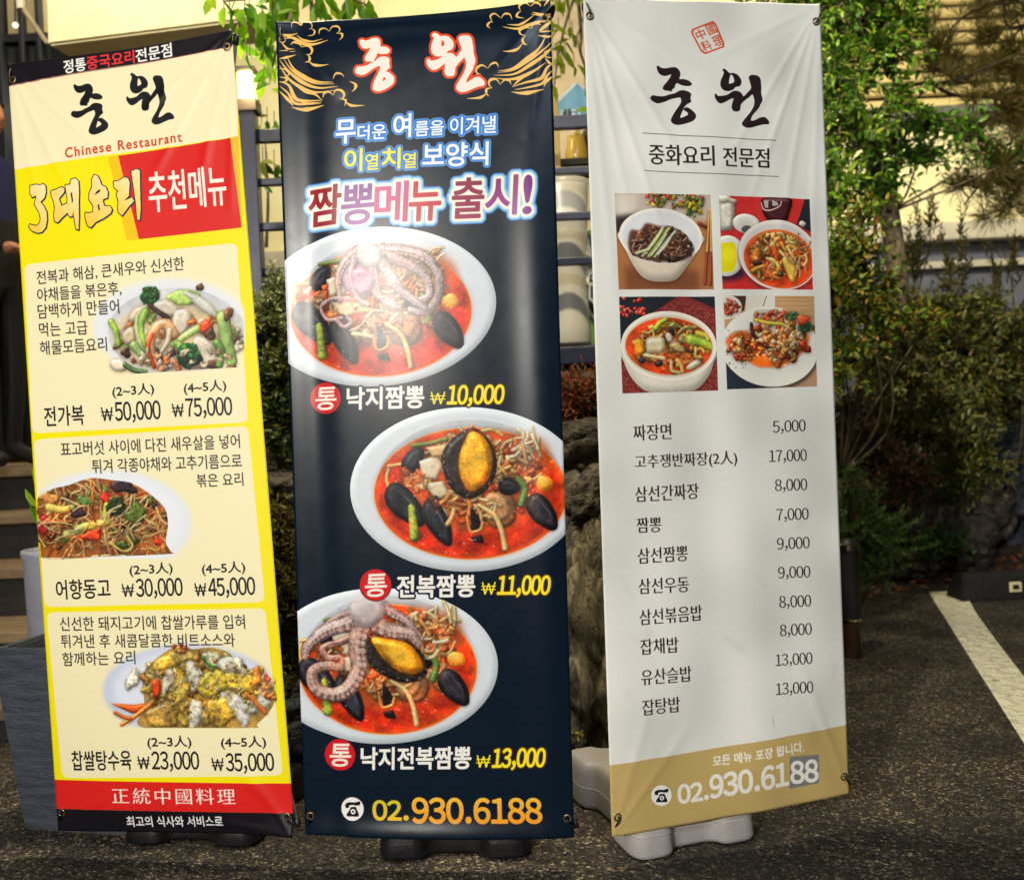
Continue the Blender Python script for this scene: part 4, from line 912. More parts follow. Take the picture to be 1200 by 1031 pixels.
# pine at the top right
def pine():
    o = empty('pine_tree', at(1290, 330, 4.9), 'pine branches with long brownish needles at the top right', 'tree')
    sb = bmesh.new(); F = Foliage()
    tube(sb, spline([A_(1330, 420, 5.0), A_(1300, 200, 4.95), A_(1275, 60, 4.9), A_(1260, -80, 4.9)], 6), list(np.linspace(.06, .03, 19)), 10)
    br = [[(1290, 160, 4.9), (1180, 118, 4.85), (1120, 112, 4.8), (1085, 98, 4.75), (1050, 107, 4.7), (1030, 128, 4.65)], [(1092, 100, 4.75), (1130, 90, 4.75), (1180, 70, 4.7)], [(1250, 60, 4.9), (1205, 30, 4.85), (1165, 70, 4.8), (1120, 100, 4.8)], [(1240, 40, 4.9), (1190, 0, 4.8), (1130, 20, 4.8), (1095, 60, 4.8)], [(1270, 150, 4.9), (1210, 175, 4.85), (1160, 205, 4.8), (1130, 240, 4.8)], [(1270, 170, 4.9), (1220, 215, 4.85), (1185, 235, 4.8)], [(1215, 25, 4.85), (1180, 30, 4.8), (1175, -20, 4.8)]]
    tips = []
    for i, b in enumerate(br):
        P = spline([A_(*p) for p in b], 5); tube(sb, P, list(np.linspace(.009 if i else .013, .004, len(P))), 7)
        tips += [P[j] for j in range(len(P)) if j > 5 and j % 2 == 0]
    T = [(1100, 55, 4.8), (1095, 80, 4.8), (1110, 95, 4.78), (1090, 40, 4.8), (1140, 20, 4.8), (1160, 90, 4.8), (1140, 110, 4.8), (1175, 120, 4.8), (1195, 100, 4.8), (1150, 70, 4.8), (1180, 60, 4.8), (1195, 135, 4.85), (1125, 215, 4.8), (1150, 225, 4.8), (1175, 215, 4.8), (1190, 245, 4.8), (1200, 200, 4.85), (1165, 195, 4.8), (1205, 60, 4.85), (1190, 20, 4.85), (1165, 5, 4.85), (1200, 160, 4.85), (1215, 120, 4.85), (1170, 140, 4.82), (1140, 140, 4.82), (1120, 75, 4.8), (1185, 170, 4.8), (1150, 185, 4.8), (1195, 225, 4.85), (1175, 250, 4.8), (1160, 45, 4.8), (1185, 90, 4.8)]
    for i, p in enumerate(T):
        q = np.array(A_(*p)); j = int(np.argmin([np.linalg.norm(q - t) for t in tips]))
        tube(sb, [tips[j], (tips[j] + q) / 2 + NP.normal(0, .01, 3), q], [.005, .004, .003], 5, False)
        for k in range(5):
            qq = q + NP.normal(0, .035, 3); n = 80; d = unit(rv(n) * .8 + unit(q - tips[j] + np.array([0, 0, .06])) * .55)
            l = NP.uniform(.07, .13, n); F.add(qq + d * .004, d, rv(n), l, np.full(n, .0034))
    F.build('needles', leaf_mat('pine needles', [(52, 54, 20), (88, 82, 30), (112, 92, 38), (70, 86, 28), (104, 66, 30), (96, 108, 40)], .5, .3), o, 0, .12)
    from_bm('branches', sb, mat('dark pine bark', (34, 26, 18), (60, 46, 32), 14, .85, .01, 50), o, smooth=True)
pine()
# the bright tree over the gap between the yellow and the navy banner
def big_leaf_tree(label, spots, root, n, l, w, m, twigs, name='leafy_tree', cat='tree'):
    o = empty(name, root, label, cat); F = Foliage(); sb = bmesh.new()
    for t in twigs: P = spline([A_(*p) for p in t], 5); tube(sb, P, list(np.linspace(.009, .003, len(P))), 6)
    for px, py, d, rad in spots:
        c_ = np.array(A_(px, py, d)); k = int(n * (rad / .1) ** 1.6) + 1; p = c_ + NP.normal(0, rad * .55, (k, 3))
        dr = unit(NP.normal(0, .55, (k, 3)) + np.array([0, -.1, -.75])); F.add(p, dr, unit(NP.normal(0, .5, (k, 3)) + np.array([0, -1, .4])), l * NP.uniform(.6, 1.15, k), w * NP.uniform(.7, 1.1, k))
        for q in p[::2]: tube(sb, [q, q + np.array([0, 0.01, .06])], [.0016, .002], 4, False)
    F.build('foliage', m, o, .12, .2); from_bm('branches', sb, m_bark, o, smooth=True); return o
big_leaf_tree('tree with large bright yellow green leaves above the lantern post', [(258, 8, 3.4, .05), (285, 20, 3.4, .08), (312, 30, 3.45, .09), (330, 5, 3.45, .1), (360, 0, 3.5, .1), (300, 62, 3.4, .05), (318, 75, 3.45, .06), (400, 0, 3.5, .07), (312, 100, 3.42, .025), (425, 8, 3.5, .03), (335, -25, 3.5, .16), (318, 45, 3.5, .07)], at(345, -60, 3.6), 15, .098, .042, G_br,
              [[(350, 60, 3.6), (348, 20, 3.55), (345, -60, 3.6)], [(345, -40, 3.6), (300, -5, 3.5), (262, 2, 3.4)], [(345, -40, 3.6), (320, 20, 3.5), (305, 70, 3.42)], [(345, -40, 3.6), (390, -10, 3.55), (430, 6, 3.5)], [(346, -20, 3.6), (330, 40, 3.5), (318, 80, 3.45)], [(366, 40, 3.75), (362, -60, 3.75)]])
big_leaf_tree('yellow green leafy twigs between the tops of the navy and white banners', [(655, 20, 3.9, .06), (665, 50, 3.9, .05), (650, 70, 3.9, .05), (675, 5, 3.95, .07), (655, 95, 3.9, .03), (690, -10, 3.95, .09), (640, 0, 3.95, .07), (660, 35, 3.95, .06)], at(700, -60, 4.0), 13, .075, .03, leaf_mat('lemon green leaves', [(90, 120, 16), (150, 170, 24), (190, 200, 40), (120, 150, 24)], .4, .55),
              [[(700, -60, 4.0), (672, 0, 3.95), (655, 60, 3.9), (650, 100, 3.9)], [(700, -60, 4.0), (690, 0, 3.95), (672, 55, 3.92)]])
big_leaf_tree('two long drooping green leaves on a pale vine beside the blue house sign', [(677, 78, 4.2, .012), (688, 105, 4.2, .012), (690, 128, 4.2, .012)], at(690, -40, 4.2), 30, .11, .034, G_br, [[(676, -20, 4.2), (681, 40, 4.2), (680, 60, 4.2), (686, 80, 4.2), (689, 100, 4.2), (692, 160, 4.2)]], 'hanging_vine', 'vine')
big_leaf_tree('green leaves behind the fence rails, right of the lantern post', [(312, 190, 4.0, .05), (306, 140, 4.1, .04), (318, 205, 4.0, .04), (322, 150, 4.1, .04)], at(312, 260, 4.1), 14, .075, .03, G_md, [[(312, 290, 4.1), (314, 230, 4.05), (310, 150, 4.1)]], 'leafy_plant', 'plant')
# shrubs in the gaps between the banners
shrub('pale_shrub', 'pale variegated shrub below the fence, between the yellow and navy banners', 'shrub', [(318, 370, 3.35, .09, .1, .1), (335, 345, 3.4, .08, .1, .06), (308, 400, 3.35, .07, .1, .06)], G_wh, 70, .04, .019, m_stem, .02, 0, .3, .12, root=at(322, 480, 3.4))
shrub('dark_shrub', 'dark green shrub in the middle of the gap between yellow and navy banners', 'shrub', [(322, 455, 3.2, .12, .12, .12), (335, 500, 3.1, .1, .12, .1)], leaf_mat('deep green leaves', [(24, 40, 16), (44, 66, 22), (70, 90, 34), (120, 120, 40)], .4, .3), 90, .05, .024, m_stem, .024, 0, .3, .14, root=at(330, 560, 3.15))
shrub('boxwood', 'olive green small-leaved bush low between the yellow and navy banners', 'shrub', [(330, 640, 2.85, .1, .1, .12), (322, 720, 2.8, .1, .1, .1), (345, 700, 2.8, .08, .1, .14), (340, 790, 2.75, .06, .08, .06)], leaf_mat('small olive leaves', [(56, 56, 20), (94, 88, 34), (124, 112, 48), (70, 74, 26)], .45, .3), 150, .036, .013, m_stem, .014, 0, .4, .12, root=at(335, 850, 2.78))
shrub('dry_plant', 'dry red brown plant under the fence shelf, between navy and white banners', 'plant', [(682, 462, 3.4, .1, .1, .05), (705, 455, 3.4, .08, .08, .05), (665, 470, 3.4, .06, .08, .04)], G_rd, 58, .05, .015, m_stem, .022, 0, .5, .14, root=at(685, 510, 3.4))
shrub('ground_plant', 'small dry plant at the foot of the upright rock, beside the grey stand foot', 'plant', [(690, 868, 2.62, .05, .05, .025), (705, 880, 2.6, .04, .04, .02)], G_yl, 24, .03, .012, m_stem, .018, 0, .5, .08, root=ground_at(694, 886))
# leafy plant in the white planter at the left
def broad_plant():
    o = empty('leafy_plant', (wp.x, wp.y, zt2 - .08), 'yellow green broad-leaved plant in the slim white planter', 'plant'); F = Foliage(); sb = bmesh.new()
    b = np.array((wp.x, wp.y, zt2 - .085))
    for px, py, l, dx in ((30, 575, .07, -.4), (38, 560, .12, -.1), (60, 520, .14, .2), (80, 540, .14, .5), (40, 600, .09, -.4), (95, 570, .12, .7)):
        q = np.array(A_(px + 14, py + 20, 2.9)); tube(sb, [b, (b + q) / 2 + np.array([0, 0, .06]), q], [.005, .004, .003], 6)
        F.add(q, unit(np.array([dx, -.2, .75])), unit(np.array([-.3, -1, .3])), l, l * .34)
    F.build('foliage', G_br, o, .2, .1); from_bm('stems', sb, m_stem, o)
broad_plant()
# low green plants along the foot of the bed at the right
shrub('low_shrub', 'low fresh green shrub between the young conifer and the brown ridged rock', 'shrub', [(1045, 600, 4.9, .14, .12, .09), (1100, 640, 5.1, .16, .1, .05), (1070, 560, 5.0, .14, .12, .1)], G_cf, 110, .045, .018, m_stem, .02, 0, .4, .16, root=at(1070, 670, 5.1))
# fallen leaves on the bed edge
F = Foliage(); k = 520
xx = NP.uniform(1.55, 3.6, k); yy = np.interp(xx, FX, FY) + NP.uniform(-.12, .55, k)
zz = np.array([max(0.004, bed_z(a, b)) + .01 for a, b in zip(xx, yy)])
F.add(np.stack([xx, yy, zz], 1), unit(NP.normal(0, 1, (k, 3)) * np.array([1, 1, .25])), unit(NP.normal(0, .5, (k, 3)) + np.array([0, 0, 1])), NP.uniform(.03, .075, k), NP.uniform(.015, .03, k))
o = F.build('leaf_litter', leaf_mat('fallen leaves', [(70, 34, 20), (124, 60, 32), (150, 92, 50), (90, 60, 34), (160, 110, 80)], .7, .1), None, .15, .25); tag(o, kind='stuff')
def zf(x0, y0, s): return lambda L: [(x0 + x / s, y0 + y / s) for x, y in L]

# ---- print of the yellow banner
def print_yellow(A):
    A.C[:] = np.array((240, 224, 6)) / 255
    K = (24, 22, 24); CR = (240, 229, 184); RED = (214, 32, 28)
    # soft printed tone changes of the yellow
    A.fill([(0, 60), (280, 20), (278.5, 161), (8, 200)], CR)
    A.fill([(0, 60), (290, 0), (272.5, 55.5), (0, 102)], (20, 14, 20)); A.line([(7, 101.5), (140, 79), (273, 55.5)], 1, 1, (150, 60, 60))
    A.fill([(128.5, 185), (141, 182.8), (164, 281.2), (150, 283)], (244, 190, 14))
    A.fill([(140, 183.5), (271, 162.5), (283.6, 267), (164, 281)], RED)
    A.fill([(271, 162.5), (280, 160), (284, 267), (283.4, 267)], (240, 180, 16))
    for q in ([(28, 310), (278, 285), (291, 495), (38, 508)], [(40, 515), (291, 499), (311, 705), (53, 711)], [(55, 717), (311, 712), (332, 908), (73, 911)]):
        P = []; q = np.array(q, float)
        for i in range(4):
            a, b, c = q[i - 1], q[i], q[(i + 1) % 4]
            u = b + (a - b) / np.linalg.norm(a - b) * 9; v = b + (c - b) / np.linalg.norm(c - b) * 9
            P += [(1 - t) ** 2 * u + 2 * t * (1 - t) * b + t * t * v for t in np.linspace(0, 1, 7)]
        A.fill(P, CR)
    A.fill([(55, 913), (350, 917.7), (352, 952.3), (58, 946.8)], RED)
    A.fill([(55, 946.8), (352, 952.3), (360, 990), (60, 985)], (18, 15, 22))
    # heading
    W_ = (240, 234, 224)
    l = lambda t: (77 + 125 * t, 87.5 - 22 * t)
    A.text('정통', l(0), l(.205), 18, W_, .45); A.text('중국요리', l(.215), l(.65), 18.5, (226, 50, 52), .45); A.text('전문점', l(.665), l(1), 18, W_, .45)
    logo(A, 'j', (82.5, 102), (123, 96), (88, 162), (18, 16, 20), bold=.5); logo(A, 'w', (146.5, 88), (198, 81), (153, 150), (18, 16, 20), bold=.5)
    A.text('Chinese Restaurant', (78.4, 186), (213.6, 166.4), 11.2, (206, 66, 40), .35, base=True, sp=1.22)
    # ornamental lettering 3대요리
    z = zf(30, 190, 8.571)
    G = [[[(45,240),(110,230),(150,235),(180,222),(205,240),(208,310),(195,360),(155,405),(185,440),(215,500),(222,580),(205,660),(165,705),(120,712),(60,690),(30,650),(40,625),(75,635),(115,640),(145,610),(155,570),(140,510),(110,460),(90,430),(95,400),(110,370),(115,345),(95,345),(65,355),(45,320)]],
         [[(262,295),(300,285),(345,265),(385,258),(405,280),(400,310),(345,370),(355,400),(370,445),(430,420),(432,380),(415,240),(465,235),(470,185),(515,170),(545,200),(552,300),(548,400),(550,560),(545,685),(520,680),(505,600),(490,500),(485,545),(460,555),(440,540),(435,510),(380,560),(330,612),(300,600),(290,540),(300,470),(290,400),(265,340)], [(468,320),(482,310),(490,400),(478,420)]],
         [[(705,135),(740,150),(765,200),(775,235),(820,260),(840,310),(835,370),(800,375),(790,400),(805,450),(860,450),(882,480),(870,520),(800,570),(720,610),(670,665),(635,645),(612,560),(615,515),(650,520),(690,510),(695,450),(650,380),(655,320),(680,270),(680,190)], [(708,340),(730,300),(765,280),(760,310)], [(738,440),(752,425),(762,490),(750,495)]],
         [[(895,205),(950,195),(1000,160),(1040,170),(1055,210),(1050,330),(1045,350),(1000,395),(1080,362),(1100,400),(1050,450),(980,545),(945,510),(940,460),(945,400),(925,330),(945,300),(905,265)]],
         [[(1070,100),(1120,75),(1155,90),(1158,250),(1165,480),(1155,590),(1130,580),(1115,400),(1085,200)]]]
    for g in G:
        P = [z(p) for p in g]; M = A.mask(P, pad=12); m = M[2]
        A.put((M[0], M[1], dilate(_sh(m, 3, 3), 2.6)), (44, 40, 92)); A.put((M[0], M[1], dilate(m, 3.0)), (28, 24, 34))
        h, w = m.shape; t = np.clip(np.linspace(-.1, 1.1, h)[:, None] * .6 + np.linspace(1, 0, w)[None] * .5 + NZ[:h, :w] * .3, 0, 1)[..., None]
        A.put(M, (np.array((246, 230, 190)) * (1 - t) + np.array((236, 196, 60)) * t) / 255)
    A.text('추천메뉴', (176.5, 249.5), (266.6, 240), 46, (244, 232, 214), .55)
    # dishes
    def plate(cx, cy, a, b, clip):
        A.set_clip([clip]); A.soft(ell(cx, cy, a, b, 0, 80), (226, 228, 230), 3, 1); A.soft(ell(cx, cy, a * .8, b * .78, 0, 80), (208, 212, 220), 6, .6); A.soft(ell(cx + 2, cy - 1, a * .72, b * .7, 0, 80), (236, 236, 236), 4, .8)
    p1 = [(108, 300), (284, 300), (289, 433), (108, 441)]
    plate(202, 383, 92, 56, p1)
    A.soft(ell(208, 395, 74, 40, 0, 60), (214, 188, 140), 5, .8)
    CB = [(238, 222, 190), (228, 206, 168), (222, 190, 140), (236, 214, 196), (210, 160, 110)]
    A.set_clip([[(108, 330), (284, 330), (287, 430), (132, 440), (108, 420)]])
    bits(A, 46, 210, 398, 72, 34, CB + [(196, 120, 70), (164, 120, 60), (150, 170, 90)], 3, 8, .3, 2)
    A.blob(closed([(196, 348), (212, 340), (230, 342), (236, 350), (222, 358), (204, 356)]), (178, 206, 110), 3, None, .2, .3)
    A.blob(closed([(216, 342), (236, 348), (250, 358), (256, 372), (240, 366), (226, 354)]), (228, 226, 214), 3, None, .2, .12)
    broccoli(A, 177, 347, 11.5, (40, 92, 44), (181, 362))
    for e in ((197, 362, 16, 9, 15), (213, 378, 11, 17, 12), (165, 368, 13, 9, -40), (153, 394, 8, 11, 10), (241, 412, 12, 20, -20), (226, 424, 15, 9, 10), (140, 428, 10, 8, 0)):
        A.blob(ell(*e, 26, .12), pick([(238, 220, 186), (230, 208, 170), (236, 222, 200)]), 3.5, None, .35, .1)
    A.stroke([(172, 366), (166, 382), (170, 408)], 10, 7, (152, 192, 88), .3); A.stroke([(162, 372), (162, 390), (172, 420)], 5, 4, (196, 214, 150), .3)
    A.stroke([(232, 385), (218, 394), (204, 404)], 9, 7, (180, 206, 122), .3); A.stroke([(262, 372), (266, 396), (272, 424)], 15, 12, (172, 204, 112), .25)
    A.stroke([(132, 378), (138, 390), (140, 404)], 8, 6, (150, 184, 84), .3); A.stroke([(158, 405), (168, 416), (176, 426)], 10, 7, (168, 196, 120), .3); A.stroke([(148, 428), (158, 434), (172, 436)], 6, 5, (88, 120, 70), .3)
    A.stroke([(176, 358), (184, 364), (196, 372)], 4, 6, (84, 56, 58), .2)
    A.stroke([(204, 392), (196, 380), (184, 384), (178, 402), (184, 424), (190, 432)], 13, 7, (236, 180, 130), .4); A.stroke([(180, 392), (175, 408), (182, 430)], 4, 5, (214, 74, 34), .3); A.stroke([(200, 388), (198, 400), (191, 412)], 8, 5, (240, 214, 180), .4)
    broccoli(A, 223, 417, 15, (32, 78, 44), (208, 402)); A.blob(np.array([(182, 410), (194, 418), (206, 408), (208, 416), (192, 424)]), (70, 44, 62), 2, None, .2, .3)
    A.blob(ell(242, 383, 7, 8, 0, 20, .3), (206, 62, 24), 3, None, .4, .2); A.blob(ell(226, 378, 6, 4, 0, 20, .3), (222, 110, 40), 3, None, .4, .2)
    for e in ((247, 392, 5, 9, 20), (250, 428, 8, 5, 0), (149, 414, 5, 6, 0), (268, 368, 6, 7, 0), (272, 432, 7, 4, 0), (235, 337, 4, 5, 30)): A.blob(ell(*e, 18, .35), pick([(92, 60, 34), (74, 44, 36), (120, 74, 40)]), 2, None, .3, .4)
    A.stroke([(255, 402), (260, 412), (258, 428)], 9, 8, (118, 168, 70), .3); bits(A, 16, 215, 420, 60, 12, CB + [(206, 110, 50)], 2.5, 5, .4, 1.6)
    A.photo_finish([ell(208, 390, 80, 52, 0, 50)], (226, 180, 110), .3)
    p2 = [(43, 552), (240, 545), (240, 640), (49, 651)]
    A.set_clip([[(42, 552), (240, 545), (232, 655), (49, 653)]]); A.soft(ell(128, 613, 98, 62, 0, 80), (222, 226, 232), 3, 1); A.soft(ell(126, 612, 90, 56, 0, 80), (232, 234, 238), 5, .8)
    z = zf(30, 540, 5.714); heap = closed(z([(85,250),(180,190),(300,160),(440,115),(600,130),(720,150),(850,230),(940,320),(960,430),(945,540),(975,600),(960,622),(500,640),(100,645),(80,400)]), 5)
    A.fill(heap, (150, 88, 40)); A.set_clip([heap])
    NO = [(222, 184, 110), (206, 158, 80), (190, 112, 50), (232, 204, 140), (168, 84, 36), (214, 150, 84)]
    strands(A, 110, 122, 610, 84, 42, NO, 16, 46, 1.6, 3.4, .3, .7)
    bits(A, 34, 122, 612, 84, 42, [(196, 52, 32), (112, 140, 54), (84, 56, 36), (214, 178, 90), (210, 96, 44), (150, 170, 70), (60, 44, 40)], 3, 7, .3, 2)
    strands(A, 60, 122, 615, 84, 40, NO, 14, 40, 1.4, 3.0, .35, .8)
    for e, c in (((145, 570, 13, 9, 0), (52, 38, 48)), ((58, 583, 11, 8, 0), (214, 150, 80)), ((100, 587, 8, 6, 0), (96, 132, 66)), ((160, 602, 13, 11, 10), (98, 116, 44)), ((52, 615, 9, 10, 0), (190, 48, 44)), ((108, 628, 12, 6, 10), (200, 66, 32)), ((150, 635, 14, 7, 0), (74, 92, 38)), ((187, 632, 8, 5, 0), (196, 60, 36)), ((124, 583, 7, 6, 0), (204, 52, 34)), ((92, 600, 10, 6, 0), (72, 48, 54))):
        A.blob(ell(*e, 22, .35), c, 2.5, None, .3, .4)
    A.stroke([(80, 626), (100, 617), (128, 611)], 11, 7, (196, 206, 96), .3); A.stroke([(126, 592), (124, 606)], 7, 6, (190, 208, 90), .3); broccoli(A, 136, 594, 11, (34, 62, 36))
    A.stroke([(58, 594), (74, 597), (86, 594)], 9, 6, (216, 204, 110), .25); strands(A, 26, 130, 622, 80, 30, NO, 16, 40, 1.4, 2.6, .4, .9)
    A.stroke([(130, 636), (146, 646), (156, 640), (150, 628)], 3, 3, (210, 190, 90), .4)
    A.photo_finish([heap], (196, 130, 60), .5)
    A.set_clip(None)
    p3 = [(118, 740), (322, 740), (327, 852), (120, 852)]
    A.set_clip([p3]); A.soft(ell(222, 808, 100, 54, 0, 80), (196, 204, 222), 2.5, 1); A.soft(ell(224, 808, 90, 48, 0, 80), (222, 226, 236), 4, .9)
    z = zf(110, 745, 5.4545); heap = closed(z([(330,440),(320,240),(420,130),(540,60),(640,80),(760,70),(880,110),(940,220),(1060,260),(1150,330),(1150,440),(1050,560),(1000,585),(330,585)]), 5)
    A.fill(heap, (176, 140, 70)); A.set_clip([[(118, 740), (322, 740), (326, 851.5), (120, 851.5)]])
    FR = [(206, 176, 84), (190, 154, 60), (222, 200, 130), (172, 128, 54), (214, 186, 70), (232, 220, 186)]
    bits(A, 60, 236, 806, 72, 38, FR, 5, 11, .25, 2.4, .45)
    for e, c in (((157, 795, 7, 14, 20), (206, 200, 180)), ((205, 800, 17, 24, 10), (206, 178, 84)), ((198, 797, 6, 18, 12), (228, 216, 190)), ((232, 794, 10, 22, -30), (230, 222, 200)), ((230, 836, 7, 20, 4), (232, 226, 206)), ((262, 832, 20, 18, 0), (196, 160, 60)), ((280, 828, 9, 26, -25), (228, 224, 212)), ((192, 838, 24, 13, 0), (184, 148, 72)), ((252, 800, 20, 15, 0), (204, 182, 66)), ((282, 798, 18, 12, 0), (210, 182, 70)), ((250, 772, 12, 10, 0), (214, 212, 170)), ((272, 778, 14, 11, 0), (226, 222, 196)), ((310, 818, 9, 12, 0), (234, 228, 214)), ((196, 776, 20, 8, -20), (190, 160, 70)), ((214, 768, 14, 8, 10), (216, 190, 96)), ((294, 828, 8, 9, 0), (232, 224, 206))):
        A.blob(ell(*e, 30, .22), c, 3.4, None, .3, .4)
    bits(A, 70, 240, 808, 66, 36, FR, 1.4, 3.4, .35, 1.2, .4)
    A.blob(np.array([(130, 823), (158, 825), (179, 822), (170, 833), (156, 835)]), (226, 96, 30), 2.5, None, .3, .15)
    A.stroke([(144, 848), (160, 838), (180, 822)], 4, 5, (236, 138, 52), .3); A.stroke([(136, 834), (146, 839), (154, 841)], 4, 4, (214, 110, 40), .3); A.blob(ell(184, 806, 5, 13, -6, 22, .2), (216, 70, 28), 2.5, None, .3, .2)
    A.blob(np.array([(298, 782), (304, 778), (308, 800), (296, 802)]), (236, 150, 60), 2.5, None, .3, .2); bits(A, 12, 316, 808, 8, 16, [(236, 130, 50), (226, 100, 40), (240, 170, 90)], 2.5, 5, .3)
    A.stroke([(290, 812), (300, 822), (312, 834)], 4, 5, (214, 120, 44), .3); A.stroke([(240, 770), (246, 778), (254, 780)], 2.4, 2.4, (60, 140, 60), .1); bits(A, 8, 212, 760, 10, 5, [(206, 90, 40), (222, 190, 110)], 2, 4, .3)
    A.photo_finish([heap], (206, 170, 70), .45)
    A.set_clip(None)
    # lines of writing
    for s, p, q, h in (('전복과 해삼, 큰새우와 신선한', (43.5, 334.5), (217, 317.5), 16.5), ('야채들을 볶은후,', (44.4, 354.8), (144, 346.7), 16.5), ('담백하게 만들어', (45, 374), (141.5, 368), 17), ('먹는 고급', (46.7, 395), (104, 392.2), 16.5), ('해물모듬요리', (47.7, 416.5), (127, 411.7), 16.5),
                       ('표고버섯 사이에 다진 새우살을 넣어', (72.7, 535), (282, 525), 16.5), ('튀겨 각종야채와 고추기름으로', (109.4, 555), (284.3, 548), 16.5), ('볶은 요리', (232.5, 571), (286, 569), 15.5),
                       ('신선한 돼지고기에 찹쌀가루를 입혀', (72, 738.8), (288.5, 736), 16.5), ('튀겨낸 후 새콤달콤한 비트소스와', (73, 759), (277, 757), 16), ('함께하는 요리', (75, 780), (160, 777.7), 16)):
        A.text(s, p, q, h, (44, 38, 36), .1)
    for s, p, q, h in (('(2~3人)', (133.5, 467.5), (182, 463.5), 15), ('(4~5人)', (217.5, 463.5), (266, 459.5), 15), ('(2~3人)', (153.4, 676), (203.6, 673), 15), ('(4~5人)', (239, 674.4), (288.5, 672), 15), ('(2~3人)', (174.7, 876.8), (225.7, 876), 15), ('(4~5人)', (261, 877), (312.7, 876.5), 15),
                       ('전가복', (53.4, 500), (100, 497.5), 23), ('어향동고', (67.7, 702.4), (130.9, 700), 23), ('찹쌀탕수육', (85.7, 902), (156, 901), 23)):
        A.text(s, p, q, h, K, .25)
    for s, p, q, h in (('50,000', (120, 493.5), (190, 490.8), 21.5), ('75,000', (203.5, 488.8), (273, 486), 21), ('30,000', (144.2, 699), (215.7, 697), 20.5), ('45,000', (230, 698), (300, 696), 20.5), ('23,000', (163, 900), (235, 900), 20.5), ('35,000', (249.6, 902), (322, 902), 20.5)):
        p = np.array(p); q = np.array(q)
        won(A, p, p + (q - p) * .2, h * .74, K, 1.6); A.text(s, p + (q - p) * .235, q, h, K, .3, base=True, sp=0)
    A.text('正統中國料理', (133, 940.7), (277, 941.7), 19, (240, 232, 216), .1, sp=1.22, serif=.6)
    A.text('최고의 식사와 서비스로', (149, 968.5), (262, 968), 13, (226, 224, 222), .3)

